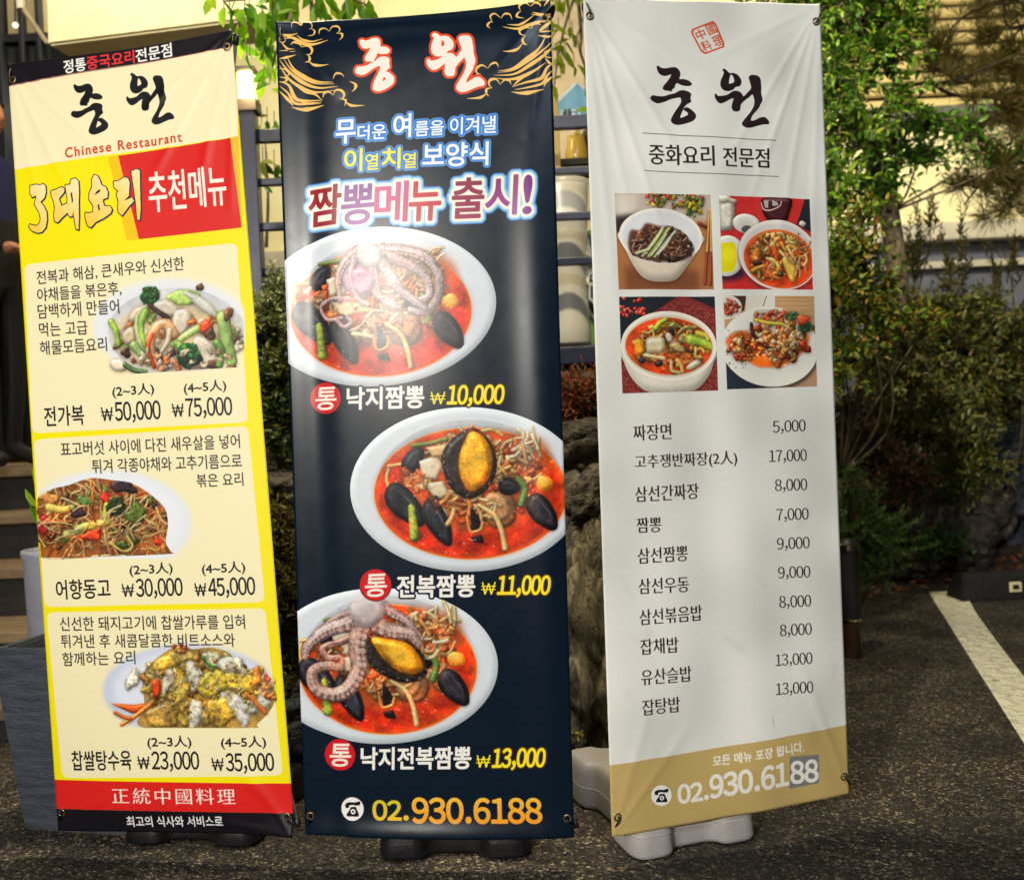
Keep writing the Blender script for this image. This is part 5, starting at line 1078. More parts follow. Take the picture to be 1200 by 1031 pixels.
# ---- print of the navy banner
def print_navy(A):
    A.C[:] = np.array((7, 23, 37)) / 255
    G = (238, 190, 100); D = (8, 27, 47)
    z = zf(330, 10, 7.93); zr = zf(540, 0, 7.93)
    def cl(f, L):
        for w, pts in L: A.line(f(pts), .5, .5, G, 8, w)
    cl(z, [(2.6, [(85,165),(85,120),(130,110),(165,130),(180,95),(225,88),(265,120),(265,160),(240,170)]), (2.4, [(265,165),(295,190),(285,230),(230,240)]), (2.6, [(340,230),(345,180),(390,165),(435,195)]), (2.6, [(435,200),(460,150),(510,145),(535,185),(505,225)]), (2.8, [(510,222),(555,225),(560,265),(535,300)]),
           (3.6, [(-20,235),(60,245),(140,215)]), (5.5, [(-20,290),(90,265),(200,320),(310,330),(430,295)]), (3.2, [(130,235),(190,280),(280,300),(380,280)]), (3.4, [(80,335),(110,310),(160,325),(180,360)]), (3.6, [(180,355),(240,345),(280,380),(270,425),(225,430)]), (3.4, [(240,430),(262,460),(255,495),(215,500)]), (3.6, [(250,490),(300,530),(370,540),(445,530)]),
           (4.2, [(-20,300),(60,380),(120,385),(-20,395)]), (3.4, [(-20,470),(50,455),(130,430)]), (4.6, [(50,450),(110,560),(220,640),(350,690),(490,700)]), (3, [(20,470),(90,570),(200,650),(330,705),(500,715)]), (4.8, [(-20,480),(70,590),(200,690),(350,745),(535,740)]), (4.4, [(-20,530),(70,660),(210,750),(340,785),(520,775)]), (4.4, [(60,650),(200,760),(310,800),(380,860)]),
           (3, [(-20,560),(40,570),(70,610),(40,640)]), (3, [(-20,640),(40,650),(40,680),(-20,690)]), (5, [(-20,680),(70,720),(130,840),(250,860),(390,860)]), (3.6, [(-20,720),(60,790),(120,880),(250,890),(370,890)]), (4, [(-20,770),(60,850),(110,910)]), (5.4, [(90,920),(200,940),(300,930),(400,908)]), (2.4, [(140,850),(230,880),(380,878)]),
           (3.2, [(390,840),(400,800),(440,785),(490,820)]), (3.4, [(490,820),(510,775),(560,775),(590,810),(575,850),(545,850)]), (3.2, [(570,855),(605,870),(595,920)]), (3.6, [(600,880),(660,915),(780,915)]), (2.8, [(485,670),(510,620),(560,620),(590,650)]), (4, [(640,690),(695,720),(690,760),(660,788)])])
    cl(zr, [(3, [(275,270),(245,235),(270,195),(300,200)]), (2.8, [(285,190),(270,130),(310,105),(370,155)]), (3, [(370,160),(400,115),(450,120),(475,175)]), (3.2, [(590,170),(520,150),(530,110),(560,95)]), (3.2, [(550,90),(540,40),(590,15),(645,50)]), (3.2, [(645,55),(690,20),(735,40),(735,65)]),
            (4.8, [(385,250),(520,275),(640,240),(760,200),(880,210)]), (3.4, [(430,228),(540,235),(620,190),(680,140)]), (3.4, [(650,130),(760,150),(880,175)]), (3.2, [(660,110),(760,140),(880,140)]), (3.2, [(745,240),(710,225),(670,240),(655,280)]), (3.6, [(655,275),(600,270),(550,290),(555,330),(610,350)]), (3.4, [(600,350),(575,385),(590,420),(620,430)]), (3.6, [(580,410),(530,470),(460,492),(390,490)]),
            (4.4, [(880,190),(810,230),(740,300),(880,290)]), (3.4, [(715,340),(800,350),(880,335)]), (4.8, [(790,350),(720,470),(600,570),(480,650),(350,675)]), (3.4, [(860,380),(760,480),(640,570),(500,660),(345,690)]), (4.8, [(880,400),(780,520),(640,620),(500,700),(310,715)]), (4.6, [(790,590),(700,660),(560,730),(440,750),(330,740)]), (4.4, [(640,680),(560,740),(480,820)]),
            (3, [(880,470),(810,480),(780,510),(800,540),(880,540)]), (3, [(780,545),(820,590),(880,600)]), (4.6, [(880,580),(800,640),(745,740),(600,780),(480,820)]), (3.4, [(880,640),(810,700),(750,790),(600,830),(500,845)]), (3.6, [(880,700),(800,760),(770,820)]), (5.2, [(775,838),(660,870),(560,878),(470,865)]),
            (3.4, [(470,800),(450,760),(410,755),(370,795)]), (3.6, [(370,800),(330,750),(275,760),(265,800),(295,835)]), (3.4, [(290,830),(245,840),(240,880),(265,908)]), (3.6, [(245,880),(180,920),(60,930)]), (3, [(355,640),(330,600),(285,610),(255,650)]), (3.4, [(255,650),(200,620),(150,650),(150,690),(190,705)]), (2.6, [(160,700),(145,730)]), (3, [(770,60),(800,20),(820,0)])])
    # shop name
    WH = (238, 230, 216)
    logo(A, 'j', (417, 50), (459, 41), (420, 113), WH, (2.6, (226, 74, 34)), bold=1.4); logo(A, 'w', (499, 42), (560.5, 34), (506, 113), WH, (2.6, (226, 74, 34)), bold=1.4)
    # two small lines, white letters with a blue glow edge
    B1, B2 = (104, 170, 224), (50, 120, 206); Y = (242, 226, 60); w = (240, 242, 244)
    L = [('무', (394.5, 170), (417, 168.5), 27, w), ('더운', (420, 166), (453, 164.5), 17.5, w), ('여', (462, 163.5), (482, 162), 27, w), ('름을', (487, 161.5), (520.5, 159.5), 17, w), ('이겨낼', (528, 159.5), (581, 157), 20, w),
         ('이', (404.5, 202.5), (425, 201.5), 26, Y), ('열', (429, 201), (444, 200), 18.5, Y), ('치', (448.5, 199.5), (469.5, 198.5), 24, Y), ('열', (473, 199), (488, 198), 17.5, Y), ('보양식', (496, 197.5), (572, 194.5), 27, w)]
    for s, p, q, h, c in L: A.text(s, p, q, h, B2, .2, slant=.06, rings=((3.0, B1), (2.2, B2)))
    for s, p, q, h, c in L: A.text(s, p, q, h, c, .65 if h > 22 else .35, slant=.06)
    L = [('짬', (361, 266.5), (399, 262), 45, (150, 16, 26), (150, 30, 44)), ('뽕', (400.5, 265), (438, 262), 45, (132, 64, 140), (146, 84, 150)), ('메', (439.5, 262), (477.5, 260), 46, (206, 92, 140), (190, 60, 110)), ('뉴', (480, 260.5), (516, 258.5), 45, (198, 40, 44), (190, 60, 80)),
         ('출', (530, 257), (566, 255.5), 46, (138, 40, 70), (160, 60, 84)), ('시', (569, 253.5), (605, 251.5), 45, (146, 48, 96), (158, 84, 160)), ('!', (613, 251.5), (622, 251), 44, (124, 46, 120), (140, 70, 140))]
    for r, c in ((7.0, (66, 140, 210)), (5.6, (150, 200, 226)), (3.6, (244, 238, 222))):
        for s, p, q, h, c1, c2 in L: A.text(s, p, q, h, c, .5, slant=.08, rings=((r, c),))
    for s, p, q, h, c1, c2 in L: A.text(s, p, q, h, c1, .95, slant=.08, clr2=c2)
    # three bowls
    A.set_clip([ell(442, 360, 140, 93, -4, 90)])
    bowl_soup(A, (442, 360, 140, 93, -4), (447, 367, 106, 74, -3))
    A.set_clip([ell(442, 350, 130, 95, -4, 90)]); seafood_soup(A, -109.5, -212)
    P = zf(330, 260, 4.615); LV = (196, 170, 170); PK = (202, 168, 164)
    A.blob(closed(P([(330,200),(400,140),(520,140),(560,220),(510,330),(470,420),(390,400),(320,330)]), 5), (196, 160, 176), 7, 1.4, .3, .2)
    tentacle(A, P([(480,170),(640,160),(780,200),(850,290),(850,400),(790,490),(700,480)]), 15, 8, LV, 1, 1); tentacle(A, P([(560,190),(680,230),(780,300),(800,400),(720,440)]), 14, 7, LV, 1, -1)
    tentacle(A, P([(540,200),(600,310),(680,400),(780,470)]), 15, 8, LV, 1, 1); tentacle(A, P([(480,180),(500,300),(530,400),(640,470)]), 16, 8, PK, 1, -1); tentacle(A, P([(420,160),(350,220),(310,310),(320,430)]), 14, 6, PK, 1, -1)
    tentacle(A, P([(400,200),(380,300),(420,420),(470,450)]), 9, 5, LV, 0); tentacle(A, P([(370,420),(280,420),(215,460),(250,530),(330,520)]), 6, 4, PK, 0); tentacle(A, P([(300,530),(340,570),(380,545),(360,520)]), 5, 4, PK, 0)
    A.blob(closed(P([(390,270),(450,250),(500,290),(500,360),(440,400),(390,360)]), 5), (198, 150, 176), 5, 1.3, .3, .15); A.blob(closed(P([(410,140),(470,120),(540,150),(540,220),(480,250),(420,220)]), 5), (222, 210, 206), 5, 1.2, .3, .1)
    A.photo_finish([ell(447, 362, 104, 78, -3, 60)])
    A.set_clip([ell(548, 573, 137, 96, 0, 90)]); bowl_soup(A, (548, 573, 137, 96, 0), (552, 578, 112, 76, 0))
    A.set_clip([ell(548, 566, 130, 95, 0, 90)]); seafood_soup(A, 0, 0); P = zf(340, 470, 3.75)
    abalone(A, P([(800,118),(860,150),(900,220),(908,300),(880,370),(830,415),(770,425),(710,380),(675,300),(672,230),(710,170),(750,140)]), P([(802,132),(860,168),(890,240),(882,320),(835,380),(790,392),(752,332),(745,250),(768,180)]))
    A.photo_finish([ell(552, 572, 110, 80, 0, 60)])
    A.set_clip([ell(447, 779, 137, 91, 0, 90)]); bowl_soup(A, (447, 779, 137, 91, 0), (455, 783, 104, 75, 0))
    A.set_clip([ell(447, 768, 132, 96, 0, 90)]); seafood_soup(A, -103, 204.5); P = zf(330, 680, 4.444)
    abalone(A, P([(445,290),(500,265),(600,285),(680,320),(740,380),(768,445),(735,505),(640,525),(540,490),(460,430),(438,360)]), P([(475,295),(560,298),(655,320),(715,380),(738,445),(700,478),(620,468),(545,415),(495,350)]))
    tentacle(A, P([(400,160),(330,180),(250,220),(190,270)]), 12, 6, (206, 160, 150), 1, 1); tentacle(A, P([(370,290),(300,320),(215,350),(240,400),(310,400),(320,440)]), 9, 6, (196, 144, 130), 0)
    tentacle(A, P([(520,120),(590,170),(660,210),(730,300)]), 14, 7, PK, 1, 1); tentacle(A, P([(440,190),(350,220),(220,270),(140,340),(125,400)]), 22, 8, PK, 1, -1)
    tentacle(A, P([(460,200),(560,255),(670,275),(715,320)]), 22, 10, (204, 170, 158), 1, 1); tentacle(A, P([(430,200),(400,330),(408,450),(360,550),(270,595),(180,560),(160,480),(220,445),(310,450)]), 24, 10, (200, 160, 144), 1, -1)
    A.blob(closed(P([(350,150),(400,90),(480,85),(540,110),(540,180),(470,240),(400,230)]), 5), (216, 198, 196), 7, 1.3, .3, .14); A.soft(ell(425, 706, 13, 12), (232, 222, 220), 4, .7)
    A.photo_finish([ell(455, 777, 102, 80, 0, 60)])
    A.set_clip(None)
    # names and prices
    yl = (250, 226, 40)
    for (cx, cy), nm, p, q, pr, a, b in (((381.5, 466.5), '낙지짬뽕', (407.4, 480), (497.5, 477.8), '10,000', (504.5, 473.8), (589.6, 472.6)), ((441, 684.4), '전복짬뽕', (466.4, 699), (556.7, 698), '11,000', (564, 695.6), (643.6, 695)), ((398.7, 883.4), '낙지전복짬뽕', (424, 899.7), (552, 898.4), '13,000', (558, 897.4), (637.8, 896.4))):
        A.fill(ell(cx, cy, 19.2, 19.2), (14, 24, 44)); A.fill(ell(cx, cy, 18.4, 18.4), (206, 26, 34)); A.text('통', (cx - 13, cy + 14), (cx + 12, cy + 13), 26, (240, 232, 216), .55, slant=.12)
        A.text(nm, p, q, 25.5, (240, 236, 226), .75, slant=.05, rings=((1.9, (12, 20, 38)),))
        a = np.array(a); b = np.array(b); won(A, a, a + (b - a) * .21, 14.5, yl, 1.7, .1); A.text(pr, a + (b - a) * .24, b, 21.5, yl, .75, base=True, sp=0, slant=.14, rings=((1.6, (60, 40, 10)),))
    phone(A, 413.7, 946, 13.5)
    A.text('02.', (438.5, 957.4), (479.5, 957.6), 21.5, (206, 196, 36), .85, base=True, sp=0, clr2=(238, 190, 40)); A.text('930.6188', (485, 960), (635, 961.6), 27.5, (246, 190, 60), 1.0, base=True, sp=0, clr2=(236, 150, 30))

# ---- print of the white banner
def print_white(A):
    A.C[:] = np.array((221, 221, 212)) / 255
    K = (34, 22, 22); RD = (204, 82, 48)
    c = np.array([(807.2, 36.9), (835.7, 25.4), (848.8, 56.6), (822.4, 66.2)]); c0 = c.mean(0)
    P = []
    for i in range(4):
        a, b, d = c[i - 1], c[i], c[(i + 1) % 4]; u = b + (a - b) * .16; v = b + (d - b) * .16
        P += [(1 - t) ** 2 * u + 2 * t * (1 - t) * b + t * t * v for t in np.linspace(0, 1, 6)]
    P = np.array(P); P += RNG.normal(0, .25, P.shape); A.fills([P, c0 + (P - c0) * .88], RD)
    up0 = A.up; ux = (c[1] - c[0]) / np.linalg.norm(c[1] - c[0]); A.up = (c[0] - c[3]) / np.linalg.norm(c[0] - c[3])
    for ch, fx, fy in (('中', .28, .30), ('國', .73, .27), ('料', .27, .74), ('理', .74, .73)):
        m_ = c[0] + (c[1] - c[0]) * fx + (c[3] - c[0]) * fy; A.text(ch, m_ - ux * 5.2 - A.up * 6, m_ + ux * 5.2 - A.up * 6, 12.5, RD, .2)
    A.up = up0
    Z1 = lambda x, y: (755 + x / 12.13, 70 + y / 12.13); Z2 = lambda x, y: (830 + x / 12.13, 75 + y / 12.13)
    logo(A, 'j', Z1(JB[0], JB[1]), Z1(JB[2], JB[1]), Z1(JB[0], JB[3]), (36, 22, 24), bold=.3); logo(A, 'w', Z2(WB[0], WB[1]), Z2(WB[2], WB[1]), Z2(WB[0], WB[3]), (36, 22, 24), bold=.3)
    A.line([(751.8, 157), (907.6, 166)], .9, .9, (96, 92, 88)); A.line([(753.5, 201), (911, 208)], .9, .9, (96, 92, 88))
    A.text('중화요리', (760, 193.5), (835.5, 195.5), 23.5, K, .3, serif=.7); A.text('전문점', (846, 196), (899.6, 197.8), 22.5, K, .3, serif=.7)
    # photo 1: black bean noodles
    q = [(720, 227), (831, 229), (835, 339.8), (724.6, 339.4)]; A.set_clip([q]); Z = zf(720, 220, 8.25)
    A.fill(q, (176, 116, 66)); A.soft(Z([(0,0),(980,0),(980,330),(600,330),(0,330)]), (186, 172, 158), 3); A.soft(Z([(0,250),(240,240),(160,420),(0,460)]), (52, 40, 40), 2.5); A.soft(Z([(100,760),(800,800),(820,1000),(100,1000)]), (104, 56, 36), 4, .8)
    for k in range(60): A.line(Z([(0, 430 + k * 10), (960, 400 + k * 10)]), .25, .25, (146, 88, 50))
    A.soft(Z([(0,60),(200,60),(210,240),(0,280)]), (210, 200, 184), 3)
    bits(A, 60, *Z([(560, 120)])[0], 36, 9, [(196, 70, 60), (222, 196, 50), (110, 140, 60), (84, 104, 56), (150, 150, 70), (206, 190, 130)], 1.5, 3.8, .1, 2); bits(A, 34, *Z([(760, 190)])[0], 9, 13, [(222, 206, 40), (96, 130, 60), (70, 100, 50), (200, 150, 60)], 1.5, 3.2, .1, 2)
    A.blob(np.array(Z([(790,320),(890,380),(880,410),(800,370)])), (120, 52, 34), 2)
    A.stroke(Z([(905,220),(890,560),(865,930)]), 2.2, 4, (150, 66, 38), .3); A.stroke(Z([(918,220),(925,560),(915,940)]), 2.2, 4, (160, 72, 42), .3); A.stroke(Z([(905,220),(893,500),(885,620)]), 2.2, 2.6, (206, 160, 90), .3); A.stroke(Z([(918,220),(923,500),(925,620)]), 2.2, 2.6, (206, 160, 90), .3)
    A.blob(closed(Z([(45,430),(100,600),(200,790),(300,890),(450,915),(590,890),(700,760),(800,600),(840,470),(440,420)]), 5), (222, 208, 188), 8, .8, .1, .03, .5)
    A.fill(ell(*Z([(441, 475)])[0], 48.5, 32.5, 6, 80), (236, 230, 216)); A.soft(ell(*Z([(445, 480)])[0], 45.5, 29.5, 6, 80), (206, 208, 210), 1.5); A.soft(ell(*Z([(470, 400)])[0], 36, 18, 6, 80), (222, 222, 220), 5, .8)
    hp = closed(Z([(135,590),(150,420),(240,420),(300,350),(420,380),(560,390),(680,470),(760,600),(700,690),(540,720),(390,715),(240,680)]), 4); A.soft(hp, (88, 56, 42), 1.2)
    A.set_clip([closed(Z([(125,600),(140,410),(240,410),(300,340),(420,370),(560,380),(690,460),(765,600),(710,700),(540,730),(390,725),(200,670)]), 4)])
    bits(A, 70, *Z([(445, 560)])[0], 38, 20, [(78, 46, 36), (104, 64, 46), (60, 38, 34), (150, 96, 64), (120, 104, 100), (172, 110, 70)], 2, 5, .6, 1.6, .4); strands(A, 30, *Z([(445, 560)])[0], 34, 18, [(110, 76, 58), (150, 110, 84), (84, 56, 46)], 8, 18, 1.6, 3, .6)
    for a_, b_ in (((265,665),(460,395)), ((320,670),(520,400)), ((380,675),(580,430)), ((300,640),(430,450)), ((350,660),(490,460)), ((410,650),(540,480)), ((330,600),(450,420)), ((200,640),(330,600))): A.stroke(Z([a_, ((a_[0] + b_[0]) / 2 + U(-12, 12), (a_[1] + b_[1]) / 2), b_]), 2.6, 3.2, pick([(206, 222, 150), (190, 214, 128), (226, 232, 190)]), .3)
    A.photo_finish([hp], (90, 56, 40), .5)
    A.set_clip(None)
    # photo 2: red soup
    q = [(840.8, 230), (948.5, 233.7), (952.6, 339.6), (845, 339.6)]; A.set_clip([q]); Z = zf(835, 225, 8.592)
    A.fill(q, (206, 48, 44)); M = A.mask([q]); A.put((M[0], M[1], M[2] * np.clip(NZ[:M[2].shape[0], :M[2].shape[1]], 0, 1)), (160, 24, 26), .5)
    A.fill(Z([(930,60),(1010,60),(1010,420),(840,330),(890,190)]), (34, 40, 46)); A.blob(closed(Z([(865,310),(900,290),(940,320),(910,355),(870,340)]), 4), (214, 206, 190), 2)
    A.blob(closed(Z([(480,80),(620,60),(790,80),(760,230),(720,300),(560,300),(490,200)]), 4), (66, 24, 30), 4, None, .5); A.line(Z([(475,110),(500,180),(570,190),(660,150),(680,100)]), 1, 1, (214, 190, 170), 6, 1.6); A.fill(Z([(505,95),(550,95),(545,170),(510,160)]), (206, 196, 190), .8); A.fill(Z([(585,90),(640,110),(650,140),(590,150)]), (206, 196, 190), .8)
    A.blob(closed(Z([(50,150),(90,110),(150,100),(200,110),(210,240),(190,370),(130,395),(65,375)]), 4), (214, 206, 192), 5); A.blob(closed(Z([(40,40),(150,40),(170,70),(225,85),(215,120),(150,110),(60,120)]), 4), (226, 220, 200), 3)
    A.blob(ell(*Z([(325, 325)])[0], 16, 11.5, 8, 40), (226, 222, 210), 3, .8, .1, .02); A.soft(ell(*Z([(330, 345)])[0], 10, 6, 8, 40), (206, 202, 192), 1.2); A.fill(ell(*Z([(328, 378)])[0], 6, 4, -10), (88, 80, 82))
    A.soft(ell(*Z([(130, 800)])[0], 24, 12), (44, 26, 50), 2.5, .9); A.blob(ell(*Z([(130, 650)])[0], 21, 24, 8, 50), (226, 224, 212), 3, .6, .1, .02)
    A.fill(closed(Z([(60,560),(110,520),(200,520),(225,600),(225,720),(190,800),(100,815),(60,800)]), 4), (226, 214, 12)); A.soft(ell(*Z([(150, 640)])[0], 8, 9), (242, 234, 40), 2, .8)
    A.soft(ell(*Z([(660, 660)])[0], 49, 43, 14, 80), (120, 40, 40), 1.5, .7); A.fill(ell(*Z([(655, 640)])[0], 48, 40.5, 16, 80), (226, 222, 212)); A.soft(ell(*Z([(655, 640)])[0], 44, 36.5, 16, 80), (206, 200, 194), 1.2)
    A.fill(ell(*Z([(665, 680)])[0], 43, 34, 14, 80), (226, 112, 50)); A.soft(ell(*Z([(665, 690)])[0], 40, 31, 14, 80), (206, 66, 26), 1.5)
    FO = [(236, 160, 60), (240, 190, 90), (222, 120, 40), (244, 214, 130), (206, 84, 34), (214, 150, 60)]
    bits(A, 80, *Z([(640, 650)])[0], 33, 26, FO, 2.4, 6, .35, 2, .3); strands(A, 34, *Z([(650, 650)])[0], 31, 24, FO, 8, 20, 2, 4.5, .35)
    A.blob(closed(Z([(690,680),(760,660),(820,740),(830,880),(780,910),(730,800)]), 4), (240, 204, 90), 3, None, .3, .15); A.stroke(Z([(740,560),(790,640),(825,700)]), 4, 3, (246, 224, 150)); A.stroke(Z([(580,560),(610,620),(630,690)]), 3.5, 3, (226, 90, 40)); A.blob(ell(*Z([(430, 640)])[0], 6, 10, 25, 20, .2), (216, 128, 50), 3); A.blob(ell(*Z([(440, 720)])[0], 6, 3, 0), (74, 40, 30), 2); A.stroke(Z([(390,800),(440,770),(500,750)]), 5, 4, (232, 160, 60)); A.blob(ell(*Z([(670, 830)])[0], 4, 3.4, 0), (70, 72, 50), 2); strands(A, 12, *Z([(850, 640)])[0], 12, 22, [(240, 200, 140), (236, 170, 110)], 8, 16, 1.6, 3)
    A.photo_finish([ell(*Z([(665, 680)])[0], 42, 33, 14, 50)])
    A.set_clip(None)
    # photo 3: vegetable soup
    q = [(725, 348), (836, 348), (840, 457.6), (729, 461)]; A.set_clip([q]); Z = zf(720, 340, 8.248)
    A.fill(q, (30, 36, 42)); MT = (124, 44, 40); A.fill(Z([(600,65),(700,65),(1000,200),(1000,1010),(60,1010),(60,650),(300,260)]), MT)
    for k in range(46):
        for j in range(30):
            x, y = 70 + j * 32 + (k % 2) * 16, 70 + k * 21
            if y > 640 or (x > 420 + abs(y - 150) * .2 and y < 420 and y > 80 + abs(x - 650) * .45): A.fill(Z([(x, y), (x + 18, y + 4), (x + 16, y + 12), (x - 2, y + 8)]), pick([(162, 84, 70), (96, 30, 30), (186, 116, 96)]), .8)
    for _ in range(26): A.blob(ell(*Z([(U(50, 290), U(70, 250) if U(0, 1) < .8 else 200)])[0], 2.3, 2.3), pick([(206, 44, 34), (226, 76, 56), (170, 26, 26)]), 2, None, .6, .05)
    A.line(Z([(60,190),(120,180),(180,220)]), .5, .5, (220, 150, 110), 5, .9)
    A.blob(closed(Z([(62,520),(90,700),(170,860),(300,975),(520,1010),(760,975),(890,850),(950,700),(975,520),(520,400)]), 5), (226, 220, 202), 8, .8, .1, .02, .5)
    A.fill(ell(*Z([(518, 540)])[0], 55.5, 40.5, 3, 90), (236, 230, 210)); A.soft(ell(*Z([(518, 545)])[0], 51.5, 36, 3, 80), (202, 190, 168), 1.0)
    A.fill(ell(*Z([(520, 545)])[0], 50.5, 33.5, 3, 80), (212, 72, 24)); VG = [(240, 196, 90), (236, 168, 60), (226, 120, 44), (244, 220, 140), (206, 70, 30), (206, 200, 90), (196, 150, 80)]
    A.set_clip([ell(*Z([(520, 545)])[0], 50, 33.5, 3, 80)])
    bits(A, 64, *Z([(540, 545)])[0], 42, 26, VG, 2.5, 6, .35, 2, .3); strands(A, 40, *Z([(540, 530)])[0], 40, 24, VG, 8, 20, 2, 4.5, .35)
    A.stroke(Z([(390,370),(430,320),(490,285)]), 6, 5, (170, 196, 60)); A.blob(closed(Z([(310,470),(450,460),(480,500),(470,600),(330,615),(300,580)]), 4), (234, 222, 180), 4, None, .3, .06); A.blob(closed(Z([(190,480),(270,490),(280,610),(200,620)]), 4), (236, 164, 40), 3)
    A.stroke(Z([(730,480),(830,500),(930,550)]), 12, 9, (170, 204, 66), .3); A.stroke(Z([(800,420),(880,440),(900,470)]), 7, 6, (236, 214, 80)); A.blob(closed(Z([(520,530),(600,500),(690,590),(640,610),(560,590)]), 4), (206, 178, 110), 3); A.line(Z([(545,560),(600,600),(690,605)]), .8, .8, (60, 40, 34), 5, 1.5); A.stroke(Z([(690,570),(720,590),(770,590)]), 5, 4, (92, 54, 40)); A.blob(ell(*Z([(545, 400)])[0], 3, 5, -30), (60, 44, 40), 2)
    A.stroke(Z([(540,700),(550,780),(620,800)]), 4, 4, (232, 206, 140)); A.stroke(Z([(600,680),(640,740),(650,790)]), 5, 4, (226, 190, 110)); A.blob(closed(Z([(690,740),(790,670),(830,720),(730,775)]), 4), (238, 226, 190), 3); A.blob(ell(*Z([(260, 680)])[0], 4, 3.6), (46, 52, 74), 2); A.blob(ell(*Z([(420, 710)])[0], 5, 4), (56, 46, 50), 2); A.stroke(Z([(290,630),(400,650),(470,660)]), 4, 4, (240, 226, 170)); A.stroke(Z([(120,600),(180,670),(230,740)]), 4, 4, (226, 110, 40)); A.blob(ell(*Z([(520, 460)])[0], 4, 6, -20), (240, 228, 200), 2); A.stroke(Z([(780,560),(780,640),(830,650)]), 3, 3, (214, 196, 100))
    A.photo_finish([ell(*Z([(520, 545)])[0], 50, 33.5, 3, 50)])
    A.set_clip(None)
    # photo 4: fried chicken in red sauce
    q = [(845.8, 347.3), (954, 347.3), (957.6, 452.8), (850.3, 456.4)]; A.set_clip([q]); Z = zf(840, 340, 8.248)
    A.fill(q, (190, 150, 104)); A.fill(Z([(0,40),(280,40),(250,200),(0,300)]), (74, 44, 40)); A.fill(Z([(270,50),(550,50),(550,200),(260,220)]), (220, 214, 198)); A.line(Z([(470,60),(435,160)]), .8, .8, (60, 56, 56)); A.fill(Z([(60,700),(560,900),(560,1000),(60,1000)]), (38, 48, 62)); A.soft(Z([(700,880),(990,640),(990,1000),(700,1000)]), (176, 140, 106), 2)
    for k in range(14): A.line(Z([(560, 70 + k * 14), (960, 60 + k * 15)]), .3, .3, pick([(170, 124, 76), (206, 170, 120)]), 4, U(.3, .9))
    A.fill(ell(*Z([(80, 170)])[0], 18, 14), (226, 220, 206)); bits(A, 22, *Z([(110, 165)])[0], 10, 9, [(222, 84, 44), (236, 130, 90), (206, 60, 30)], 1.6, 3.4, .4)
    A.soft(ell(*Z([(510, 580)])[0], 59, 47, 6, 80), (40, 34, 32), 1.5, .7); A.fill(ell(*Z([(505, 550)])[0], 58, 46.5, 6, 90), (228, 226, 212)); A.soft(ell(*Z([(505, 540)])[0], 47, 36, 6, 80), (216, 214, 204), 4)
    A.soft(closed(Z([(70,500),(160,410),(300,400),(500,420),(860,420),(860,560),(700,690),(600,740),(400,740),(280,680),(150,600)]), 4), (206, 96, 34), 1.6); A.soft(ell(*Z([(165, 570)])[0], 6, 8), (60, 36, 30), 3, .8)
    SA = [(214, 122, 40), (226, 150, 60), (196, 84, 30), (236, 186, 110), (182, 60, 24), (240, 206, 150)]
    bits(A, 70, *Z([(560, 470)])[0], 36, 23, SA, 3.2, 6.5, .6, 2.6, .3, .4, .3); bits(A, 34, *Z([(270, 560)])[0], 21, 14, SA, 3, 6, .6, 2.4, .3, .4, .3); bits(A, 18, *Z([(760, 560)])[0], 14, 14, SA, 3, 6, .6, 2.4, .3, .4, .3); bits(A, 20, *Z([(590, 640)])[0], 20, 11, SA, 2.5, 5, .6, 2, .3)
    A.soft(closed(Z([(340,660),(470,640),(500,710),(430,745),(350,710)]), 4), (222, 110, 30), 1.5); bits(A, 16, *Z([(530, 250)])[0], 22, 5, [(196, 60, 34), (222, 96, 56), (214, 140, 80)], 2, 4, .5)
    A.stroke(Z([(360,290),(480,320),(600,330),(650,350)]), 4.5, 4, (178, 176, 66)); A.stroke(Z([(320,330),(340,430),(420,510),(500,560)]), 4, 6, (70, 40, 44)); bits(A, 18, *Z([(610, 470)])[0], 26, 16, [(238, 196, 120), (232, 160, 80), (244, 220, 170)], 2.2, 4.6, .7)
    bits(A, 34, *Z([(860, 350)])[0], 10, 6, [(58, 120, 76), (84, 150, 100), (44, 96, 60)], 1.3, 2.8, .2); bits(A, 22, *Z([(710, 250)])[0], 7, 4, [(58, 120, 76), (90, 150, 96)], 1.2, 2.4, .2); A.blob(np.array(Z([(760,260),(800,240),(915,265),(850,330),(780,345)])), (222, 92, 50), 2.5, None, .3, .1)
    for _ in range(22): A.fill(ell(*Z([(U(80, 150), U(390, 720)) if U(0, 1) < .6 else (U(150, 370), U(690, 760))])[0], U(.4, 1.1), U(.4, .9)), (84, 80, 74))
    A.photo_finish([closed(Z([(60,500),(150,400),(330,380),(360,200),(650,200),(940,250),(950,380),(880,500),(820,620),(640,750),(400,750),(280,690),(130,600)]), 4)], (206, 100, 40), .5)
    A.set_clip(None)
